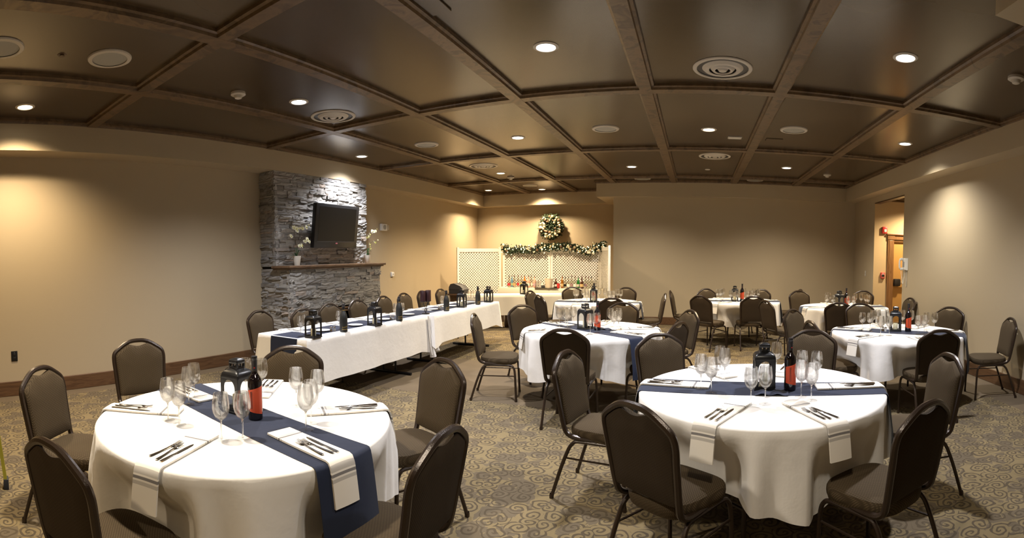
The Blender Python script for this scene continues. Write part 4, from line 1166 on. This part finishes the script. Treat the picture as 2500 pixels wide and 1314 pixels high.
# wrought iron holder with three plum candles
chd = thing('candle_holder', (-3.685, 6.24, ZP), 0, 'scrolled black iron holder carrying three dark plum candles', 'candle holder')
MB().lathe([(.0005, 0), (.055, .002), (.058, .008), (.03, .016), (.0005, .02)], 20).build('foot', 'black', chd)
pos3 = [(.0, -.078), (.035, .0), (.0, .078)]
for i, (px_, py_) in enumerate(pos3):
    m = MB().tube(smooth_path([(0, 0, .012), (px_ * .3, py_ * .3 , .05), (px_ * .2, py_ * .2, .09), (px_ * .75, py_ * .75, .14), (px_, py_, .178)], 5), .004, 6)
    sp = []
    for k in range(14):
        a = k / 13 * 4.6; rr_ = .026 * (1 - k / 18)
        sp.append((px_ * .75 + .0, py_ * .75 + (rr_ * cos(a)) * (1 if i != 0 else -1), .135 + rr_ * sin(a)))
    m.tube(sp, .003, 5)
    sp = [(0, (.035 - .0) * (1 if i == 2 else -1 if i == 0 else .2) + .018 * (1 - k / 16) * cos(k / 13 * 5), .045 + .018 * (1 - k / 16) * sin(k / 13 * 5)) for k in range(14)]
    m.tube(sp, .003, 5)
    m.build('scroll_arm', 'black', chd)
    MB().lathe([(.0005, .176), (.036, .178), (.04, .186), (.036, .184), (.0005, .182)], 16, (px_, py_, 0)).build('cup', 'black', chd)
    c = thing('plum_candle', (-3.685 + px_, 6.24 + py_, ZP + .186), 0, 'dark plum pillar candle on the iron holder, ' + ('left one', 'middle one', 'right one')[i], 'candle', 'plum candles on the iron holder')
    MB().lathe([(.0005, 0), (.037, 0), (.0375, .003), (.0375, .148), (.035, .152), (.0005, .149)], 20).build('wax', 'purple', c); MB().tube([(0, 0, .148), (.002, 0, .16)], .001, 5).build('wick', 'dark', c)

# ------------------------------------------------------------------ bar corner
def ptr(a, b, q): return (a[0] + (b[0] - a[0]) * q, a[1] + (b[1] - a[1]) * q)
BA, BB = (-4.86, 9.58), (-2.38, 10.75)                 # front edge of the bar's top
bd = Vector((BB[0] - BA[0], BB[1] - BA[1])); bl = bd.length; ba = atan2(bd.y, bd.x)
bar = thing('bar_table', (BA[0], BA[1], 0), ba, 'folding table that carries the front of the bar, under cream cloth', 'table')
MB().rbox(.02, bl - .02, 0.02, .38, .722, .748, .004).build('table_top', 'brownwood', bar, False)
for x in (.3, bl - .3): MB().tube([(x, .05, .02), (x, .40, .02)], .016, 8).tube([(x, .22, .02), (x, .22, .73)], .015, 8).build('leg', 'black', bar)
m = draped(0, bl, 0, .40, .30, .30, .43, .30, 8, .012, .05)
# the side towards the room is the local -y side
o = m.build('bar_cloth', 'linen', None, True, 180); o.location = (BA[0], BA[1], 0); o.rotation_euler.z = ba
tag(o, 'cream cloth hanging over the front of the bar', 'tablecloth')
box_ = thing('plastic_crate', (-3.95, 10.75, 0), ba, 'dark plastic crate on the floor under the bar', 'crate')
MB().rbox(-.3, .3, -.18, .18, 0, .30, .01).build('body', 'brownwood', box_); MB().box(-.22, .22, -.186, -.18, .08, .24).build('front_recess', 'dark', box_, False)
rs = thing('bar_riser', (-3.35, 11.37, 0), 0, 'raised back shelf of the bar under cream cloth', 'shelf')
MB().rbox(-1.28, 1.34, -.15, .14, .60, .838, .012).build('shelf_cloth', 'linen', rs)
for sx in (-1.2, 1.26): MB().box(sx - .03, sx + .03, -.12, .12, 0, .61).build('leg', 'brownwood', rs, False)
ZR = .84
lantern(-3.62, 10.26, ZL + .002, ba * 57.3 + 50, 'black metal lantern standing alone on the bar', 'ivory candle inside the lantern on the bar', 'black lanterns on the bar')

# white lattice screens round the bar
M['added_shade_sheet'] = principled('lattice_hole_shade', (0.17, 0.11, 0.048), 0.8)  # brown that stands in for the shade behind the lattice
def lattice(p0, p1, z1, label):
    d = Vector((p1[0] - p0[0], p1[1] - p0[1])); L = d.length; a = atan2(d.y, d.x)
    t = thing('lattice_screen', (*p0, 0), a, label, 'screen', 'white lattice screens behind the bar')
    pw = .05
    for x in (pw / 2, L - pw / 2): MB().rbox(x - pw / 2, x + pw / 2, -.025, .025, 0, z1 + .02, .004).build('post', 'lattice', t, False)
    for z in (z1 - .05, .08): MB().rbox(pw, L - pw, -.02, .02, z - .04, z + .04, .004).build('rail', 'lattice', t, False)
    x0, x1, za, zb = pw - .003, L - pw + .003, .115, z1 - .085
    m = MB(); step = .0665; hw = .0142
    for s, yy in ((1, -.006), (-1, .0)):
        k = -int((zb - za) / step) - 2
        while True:
            c = k * step; k += 1
            if c > (x1 - x0): break
            # line x - x0 = c + q (z from za upwards), mirrored for s = -1
            q0 = max(0.0, -c); q1 = min(zb - za, (x1 - x0) - c)
            if q1 - q0 < .01: continue
            pts = []
            for q, e in ((q0, 1), (q1, 1)):
                xx, zz = c + q, q
                pts.append((xx, zz))
            (ax, az), (bx, bz) = pts
            w = hw * sqrt(2)
            quad = [(ax - w / 2, az + w / 2), (ax + w / 2, az - w / 2), (bx + w / 2, bz - w / 2), (bx - w / 2, bz + w / 2)]
            vs = []
            for y_ in (yy, yy + .006):
                for xx, zz in quad:
                    xx = min(max(xx, 0), x1 - x0); zz = min(max(zz, 0), zb - za)
                    X = x0 + xx if s == 1 else x1 - xx
                    vs.append((X, y_, za + zz))
            m.raw(vs, [(0, 1, 2, 3), (7, 6, 5, 4), (0, 4, 5, 1), (1, 5, 6, 2), (2, 6, 7, 3), (3, 7, 4, 0)])
    MB().box(pw, L - pw, .016, .022, .1, z1 - .06).build('added_shade_sheet', 'added_shade_sheet', t, False)  # added sheet, not part of the screen; makes the holes look shaded
    o = m.build('lattice_strips', 'lattice', t, False); o['kind'] = 'stuff'
    return t
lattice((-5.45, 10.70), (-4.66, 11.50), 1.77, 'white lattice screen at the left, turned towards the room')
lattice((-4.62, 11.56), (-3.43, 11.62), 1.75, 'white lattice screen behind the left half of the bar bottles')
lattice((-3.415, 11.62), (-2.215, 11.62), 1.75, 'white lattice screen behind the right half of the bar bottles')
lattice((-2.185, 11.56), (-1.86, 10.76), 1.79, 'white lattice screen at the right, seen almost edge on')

# bottles, cups and bar tools on the riser
def spirit(x, y, prof, body, cap, lab=None, label='', h=.29, pour=True, group='spirit bottles on the bar'):
    t = thing('spirit_bottle', (x, y, ZR), 0, label, 'bottle', group)
    k = h / .29
    MB().lathe([(r, z * k) for r, z in prof], 14).build('glass_body', body, t)
    if lab: label_patch(prof[2][0] + .0006, radians(-160), radians(-20), lambda q: .045 * k, lambda q: .115 * k, 8).build('label', lab, t)
    if pour: MB().lathe([(.011, h - .012), (.013, h - .002), (.009, h + .004), (.0045, h + .012), (.0035, h + .035), (.0005, h + .036)], 10).tube([(0, 0, h + .01), (.012, -.004, h + .03)], .003, 5).build('pourer', cap, t)
    else: MB().lathe([(.013, h - .03), (.0135, h + .004), (.0005, h + .005)], 12).build('cap', cap, t)
    return t
RND2 = random.Random(3)
def colm(n, c, r=.12, al=1.0):
    m = principled(n, c, r, spec=.6)
    if al < 1: m.node_tree.nodes['Principled BSDF'].inputs['Alpha'].default_value = al
    return m
BM = {'clear': m_glass('clear_bottle_glass', (.80, .78, .70), (.30, .28, .22), .5, .08), 'green': colm('green_bottle', (.02, .20, .03)), 'amber': colm('amber_bottle', (.25, .09, .01)), 'brown': colm('brown_bottle', (.06, .02, .008)),
      'orangeb': colm('orange_bottle', (.65, .15, .01)), 'yellowb': colm('yellow_bottle', (.6, .5, .04)), 'pinkb': colm('pale_pink_bottle', (.7, .35, .25)), 'redb': colm('dark_red_bottle', (.10, .01, .01)), 'blue': colm('blue_bottle', (.12, .25, .35)),
      'paper': colm('paper_label', (.75, .70, .58), .7), 'lblack': colm('black_label', (.02, .02, .02), .6), 'lred': colm('red_label', (.5, .03, .03), .6), 'lgold': colm('tan_label', (.55, .36, .14), .6), 'lgreen': colm('green_label', (.35, .45, .25), .6), 'lpink': colm('mauve_label', (.5, .32, .33), .6)}
M.update(BM)
ROUND = [(.0005, .003), (.036, .001), (.038, .01), (.038, .165), (.034, .19), (.018, .215), (.0135, .23), (.0135, .285)]
SLIM = [(.0005, .003), (.032, .001), (.034, .01), (.034, .18), (.028, .205), (.015, .225), (.0125, .24), (.0125, .285)]
SQ = [(.0005, .003), (.040, .001), (.042, .01), (.042, .15), (.038, .175), (.02, .195), (.014, .21), (.014, .285)]
bl_ = [  # photo column, profile, body, cap, label colour, height, pourer, words
 (1243, SQ, 'clear', 'blackplastic', 'lred', .27, True, 'clear spirit bottle with a red and black label, first from the left'),
 (1250, SLIM, 'blue', 'blackplastic', 'lgreen', .27, True, 'pale blue spirit bottle, second from the left'),
 (1256, ROUND, 'clear', 'redb', 'lgold', .28, True, 'clear spirit bottle with a pale yellow neck, third from the left'),
 (1265, SLIM, 'clear', 'redb', 'lred', .28, True, 'clear spirit bottle with a dark red neck, fourth from the left'),
 (1273, SLIM, 'clear', 'redb', 'yellowb', .28, True, 'clear spirit bottle with a yellow label, fifth from the left'),
 (1281, ROUND, 'orangeb', 'blackplastic', None, .28, True, 'orange liqueur bottle left of the bar lantern'),
 (1290, ROUND, 'pinkb', 'blackplastic', 'paper', .28, True, 'pale peach liqueur bottle behind the bar lantern'),
 (1297, ROUND, 'clear', 'blackplastic', 'paper', .29, True, 'clear spirit bottle with a white label right of the bar lantern'),
 (1305, SLIM, 'pinkb', 'brown', 'lpink', .28, True, 'pink tinted slim bottle left of the stacked clear cups'),
 (1357, SQ, 'brown', 'red', 'paper', .225, False, 'squat dark liqueur bottle with a red neck beside the frosted bucket'),
 (1373, SLIM, 'amber', 'redb', 'lgold', .29, True, 'amber whisky bottle with a gold label right of the red cup'),
 (1380, SQ, 'clear', 'blackplastic', 'lblack', .25, True, 'square bottle with a black label on the bar'),
 (1388, SQ, 'clear', 'blackplastic', 'paper', .265, True, 'square bottle with a white label on the bar'),
 (1396, ROUND, 'clear', 'redb', 'lpink', .29, True, 'clear bottle with a mauve label behind the chair back'),
 (1404, ROUND, 'clear', 'redb', 'paper', .28, True, 'clear round bottle left of the green bottle'),
 (1412, ROUND, 'green', 'blackplastic', 'paper', .255, True, 'green gin bottle with a pale label on the bar'),
 (1421, SQ, 'brown', 'redb', 'lgold', .28, True, 'brown whiskey bottle with a tan label on the bar'),
 (1430, SLIM, 'clear', 'redb', 'lpink', .275, True, 'clear slim bottle right of the brown whiskey bottle'),
 (1437, SLIM, 'clear', 'redb', None, .27, True, 'clear slim bottle left of the stacked cups'),
 (1444, SLIM, 'clear', 'blackplastic', None, .27, True, 'clear slim bottle last on the right of the bar')]
def xat(col, y): return y * math.tan((col - CX) / F - YAW)
for i, (c, pr, body, cap, lab, h, po, words) in enumerate(bl_):
    y = 11.30 + (.05 if i % 2 else -.04)
    spirit(xat(c, y), y, pr, body, cap, lab, words, h * .93, po)
def cups(col, y, h, label):
    t = thing('cup_stack', (xat(col, y), y, ZR), 0, label, 'cups', 'stacked clear cups on the bar')
    n = int(h / .02)
    for k in range(3):
        z = k * .012
        MB().lathe([(.0005, z + .002), (.027, z), (.036, h - .03 + z), (.0375, h - .028 + z)], 16).build('cup', 'glass', t)
for c, y, h, l in ((1311, 11.25, .17, 'left stack of clear plastic cups by the frosted bucket'), (1318, 11.36, .16, 'right stack of clear plastic cups by the frosted bucket'), (1451, 11.25, .20, 'left stack of clear cups at the right end of the bar'), (1459, 11.36, .19, 'right stack of clear cups at the right end of the bar')): cups(c, y, h, l)
t = thing('ice_bucket', (xat(1340, 11.26), 11.26, ZR), 0, 'frosted plastic ice bucket in the middle of the bar', 'bucket')
MB().lathe([(.0005, .003), (.075, .0), (.098, .215), (.101, .217), (.095, .210), (.072, .008), (.0005, .008)], 24).build('bucket', 'frost', t); MB().tube([(.0, 0, .06), (.03, .01, .25)], .006, 6).build('scoop_handle', 'steel', t)
t = thing('red_cup', (xat(1363.5, 11.24), 11.24, ZR), 0, 'red plastic cup right of the squat dark bottle', 'cup')
MB().lathe([(.0005, .003), (.030, .0), (.040, .105), (.042, .107), (.038, .104), (.028, .006), (.0005, .006)], 18).build('cup', 'red', t)
t = thing('bar_mat', (xat(1336, 11.235), 11.235, ZR), 0, 'long black rubber bar mat', 'mat'); MB().rbox(-.30, .26, -.045, .06, -.001, .004, .001).build('mat', 'rubber', t)
t = thing('bar_caddy', (xat(1327, 11.25), 11.25, ZR + .004), 0, 'small dark bar caddy left of the frosted bucket', 'caddy')
MB().rbox(-.05, .03, -.03, .03, 0, .055, .004).build('tray', 'hose', t); MB().rbox(-.045, .0, -.02, .02, .055, .09, .003).build('napkins', 'paper', t)

# foliage helpers
def leaf_cloud(pts, n, size, rng, spread):
    m = MB()
    for i in range(n):
        c = Vector(rng.choice(pts)) + Vector((rng.gauss(0, spread), rng.gauss(0, spread * .7), rng.gauss(0, spread)))
        d = Vector((rng.gauss(0, 1), rng.gauss(-.3, .8), rng.gauss(0, 1))).normalized(); e = d.orthogonal().normalized() * size * .32; L = size * rng.uniform(.7, 1.4)
        m.raw([c, c + d * L * .5 + e, c + d * L, c + d * L * .5 - e], [(0, 1, 2, 3)])
    return m
def ball(parent, name, p, r, mat): return obj(name, BALL[mat], parent, p).__setattr__('scale', (r, r, r))
BALL = {k: MB().sphere((0, 0, 0), 1, 12, 8).mesh('bauble', k) for k in ('bauble', 'cone', 'petal', 'fairy')}
# wreath on the alcove wall
wr = thing('wreath', (-3.88, YA - .14, 2.36), 0, 'round green wreath with champagne coloured baubles on the alcove wall', 'wreath')
rng = random.Random(11)
ringp = [(.25 * cos(2 * pi * k / 60), -.02, .25 * sin(2 * pi * k / 60)) for k in range(60)]
innerp = [(.12 * cos(2 * pi * k / 20), .0, .12 * sin(2 * pi * k / 20)) for k in range(20)]
o = leaf_cloud(ringp * 2 + innerp, 3000, .055, rng, .042).build('fir_sprigs', 'fir', wr, False); o['kind'] = 'stuff'
MB().tube(ringp, .03, 8, closed=True).build('ring', 'fir', wr)
for k in range(84):
    a = rng.uniform(0, 2 * pi); r = rng.uniform(.14, .31); s = rng.uniform(.016, .046)
    ball(wr, 'bauble', (r * cos(a), -.06 - rng.uniform(0, .03), r * sin(a)), s, rng.choice(('bauble', 'bauble', 'bauble', 'petal', 'cone')))
# garland with fairy lights along the lattice tops
ga = thing('garland', (-3.4, 11.53, 1.75), 0, 'green garland with fairy lights and baubles along the lattice tops', 'garland')
gp = smooth_path([(-1.20, 0, .03), (-1.05, -.03, -.03), (-.75, -.03, -.02), (-.45, -.03, -.03), (-.2, -.03, .02), (.02, -.02, .05), (.25, -.03, .05), (.5, -.03, .04), (.72, -.03, -.02), (.92, -.03, -.07), (1.08, -.03, .0), (1.22, -.02, .05), (1.28, -.05, .09)], 10)
rng = random.Random(21)
o = leaf_cloud([p[:] for p in gp], 3400, .05, rng, .038).build('garland_leaves', 'fir', ga, False); o['kind'] = 'stuff'
MB().tube([p[:] for p in gp], .01, 6).build('garland_wire', 'stem', ga)
for k in range(90):
    p = gp[rng.randrange(len(gp))]
    ball(ga, 'fairy_light', (p[0] + rng.gauss(0, .03), -.07 - rng.uniform(-.02, .035), p[2] + rng.gauss(0, .05)), rng.uniform(.007, .010), 'fairy')
for k in range(16):
    p = gp[rng.randrange(len(gp))]
    ball(ga, 'fairy_light', (p[0], .05, p[2] + rng.uniform(.03, .07)), .008, 'fairy')
for k in range(70):
    p = gp[rng.randrange(len(gp))]
    ball(ga, 'bauble', (p[0] + rng.gauss(0, .03), -.07 - rng.uniform(0, .02), p[2] + rng.gauss(0, .04)), rng.uniform(.016, .036), rng.choice(('bauble', 'bauble', 'petal', 'cone')))
# brown side table with a slope topped black box, left of the bar
st = thing('side_table', (-5.30, 10.25, 0), 0, 'dark wooden side table left of the bar', 'table')
MB().rbox(-.30, .34, -.22, .22, .70, .74, .006).build('table_top', 'brownwood', st)
for sx in (-.22, .27):
    for sy in (-.17, .17): MB().rbox(sx - .025, sx + .025, sy - .025, sy + .025, 0, .70, .003).build('leg', 'blackplastic', st)
MB().rbox(-.16, .24, -.05, -.02, .1, .70, .003).build('front_panel', 'mantel', st)
bx = thing('roll_top_box', (-5.17, 10.23, .74), 0, 'charcoal box with a sloping top on the dark side table', 'box')
MB().loft([[(-.18, y, 0), (.18, y, 0), (.18, y, .10), (.10, y, .18), (-.06, y, .235), (-.14, y, .22), (-.18, y, .15)] for y in (-.14, .14)]).build('case', 'hose', bx)
MB().rbox(-.183, .183, -.146, -.138, .10, .108, .001).rbox(-.183, .183, -.146, -.138, .02, .026, .001).build('front_ribs', 'blackplastic', bx)

# ------------------------------------------------------------------ fittings on the walls
def plate(name, loc, rz, w, h, mat, label, cat, extra):
    t = thing(name, loc, rz, label, cat); MB().rbox(-w / 2, w / 2, -.008, 0, -h / 2, h / 2, .002).build('cover_plate', mat, t); extra(t); return t
def outlet_x(t):
    for z in (-.022, .022): MB().rbox(-.016, .016, -.011, -.007, z - .014, z + .014, .003).build('socket', 'blackplastic', t)
    MB().sphere((0, -.0085, .045), .002, 6, 4).build('indicator_lamp', 'white', t)
plate('power_outlet', (XL, 1.378, .49), pi / 2, .08, .125, 'black', 'black power outlet low on the left wall', 'outlet', outlet_x)
def box_x(t):
    MB().rbox(-.045, .045, -.035, -.006, -.045, .045, .004).build('housing', 'white', t); MB().rbox(-.012, .018, -.039, -.034, -.01, .02, .002).build('knob', 'grille', t)
plate('wall_box', (XL, 8.94, 1.214), pi / 2, .10, .10, 'white', 'small white box on the left wall beyond the fireplace', 'wall box', box_x)
def strobe_x(t):
    MB().rbox(-.10, .10, -.055, -.006, -.07, .07, .006).build('housing', 'white', t); MB().lathe([(.0005, 0), (.045, 0), (.05, .006)], 18).build('speaker_cone', 'grille', t).rotation_euler = (pi / 2, 0, 0)
    t.children[-1].location = (-.0, -.056, 0)
    MB().rbox(.115, .185, -.045, 0, -.05, .05, .008).build('strobe_lens', 'vent', t)
plate('alarm_speaker', (XL, 8.62, 2.20), pi / 2, .19, .13, 'white', 'white speaker and strobe high on the wall right of the fireplace', 'alarm', strobe_x)
def sw_x(t):
    for z in (-.028, .028): MB().rbox(-.012, .012, -.012, -.007, z - .014, z + .014, .002).build('toggle', 'white', t)
plate('light_switch', (XR, 10.84, 1.282), -pi / 2, .08, .13, 'vent', 'beige double light switch on the right wall near the far corner', 'switch', sw_x)
# fire alarm pull station and strobe in the side hall
t = thing('fire_alarm_pull', (3.965, OY1, 1.26), 0, 'red fire alarm pull station left of the hall door', 'fire alarm')
MB().rbox(-.045, .045, -.045, 0, -.065, .065, .006).build('housing', 'red', t)
MB().rbox(-.030, .030, -.052, -.044, -.025, .022, .003).build('pull_handle', 'blackplastic', t)
MB().rbox(-.033, .033, -.047, -.044, -.030, .027, .001).build('handle_plate', 'white', t)
o = obj('lettering', text_mesh('FIRE', .034, 'white'), t, (0, -.0458, .046)); o.rotation_euler = (pi / 2, 0, 0)
o = obj('lettering', text_mesh('PULL DOWN', .012, 'white'), t, (0, -.0458, -.045)); o.rotation_euler = (pi / 2, 0, 0)
t = thing('fire_strobe', (3.975, OY1, 2.245), 0, 'red fire alarm strobe above the pull station', 'fire alarm')
MB().rbox(-.055, .055, -.06, 0, -.075, .07, .012).build('housing', 'red', t); MB().rbox(-.02, .035, -.072, -.058, -.045, .015, .006).build('strobe_lens', 'white', t)
# wall telephone beside the opening
ph = thing('wall_telephone', (XR, 8.55, 1.53), -pi / 2, 'white wall telephone with coiled cords beside the hall opening', 'telephone')
MB().loft([[(x, -.002 - .0 * q, z) for x, z in ((-.07, -.11), (.07, -.11), (.07, .11), (-.07, .11))] if q == 0 else [(x * k, -d, z * k) for x, z in ((-.07, -.11), (.07, -.11), (.07, .11), (-.07, .11))] for q, k, d in ((0, 1, 0), (1, 1, .035), (1, .86, .06))]).build('base', 'white', ph, True, 30)
MB().rbox(-.03, .045, -.064, -.055, -.05, .045, .002).build('keypad', 'grille', ph)
hs = MB().tube(smooth_path([(-.045, -.10, .10), (-.045, -.118, .06), (-.045, -.122, 0), (-.045, -.118, -.06), (-.045, -.10, -.10)], 4), .016, 8, .022)
hs.rbox(-.07, -.02, -.105, -.055, .065, .115, .014).rbox(-.07, -.02, -.105, -.055, -.115, -.065, .014).build('handset', 'white', ph)
MB().tube(smooth_path([(-.045, -.09, -.115), (-.05, -.07, -.25), (-.03, -.05, -.36), (-.005, -.04, -.25), (0, -.03, -.11)], 6), .005, 6).build('cord', 'white', ph)
MB().tube(smooth_path([(.03, -.02, -.11), (.02, -.015, -.30), (.035, -.012, -.42), (.055, -.015, -.30), (.05, -.02, -.11)], 6), .004, 6).build('line_cord', 'vent', ph)

# folding step ladder that just reaches into the left edge
ld_ = thing('step_ladder', (-3.56, .705, 0), radians(-100), 'yellow folding ladder leg with a black foot at the left edge', 'ladder')
for s, top in ((0, 0), (.42, 0)):
    bx0 = s
    m = MB().loft([[(bx0 + a + dx, b, z) for a, b in ((-.012, -.03), (.012, -.03), (.012, .03), (-.012, .03))] for z, dx in ((.03, 0), (1.5, .17 if s == 0 else .07))])
    m.build('rail', 'ladder', ld_, False)
    MB().rbox(bx0 - .018, bx0 + .018, -.036, .036, 0, .075, .004).build('foot', 'rubber', ld_)
for z in (.3, .6, .9, 1.2): MB().rbox(.05, .44, -.03, .03, z, z + .02, .003).build('rung', 'ladder', ld_, False)
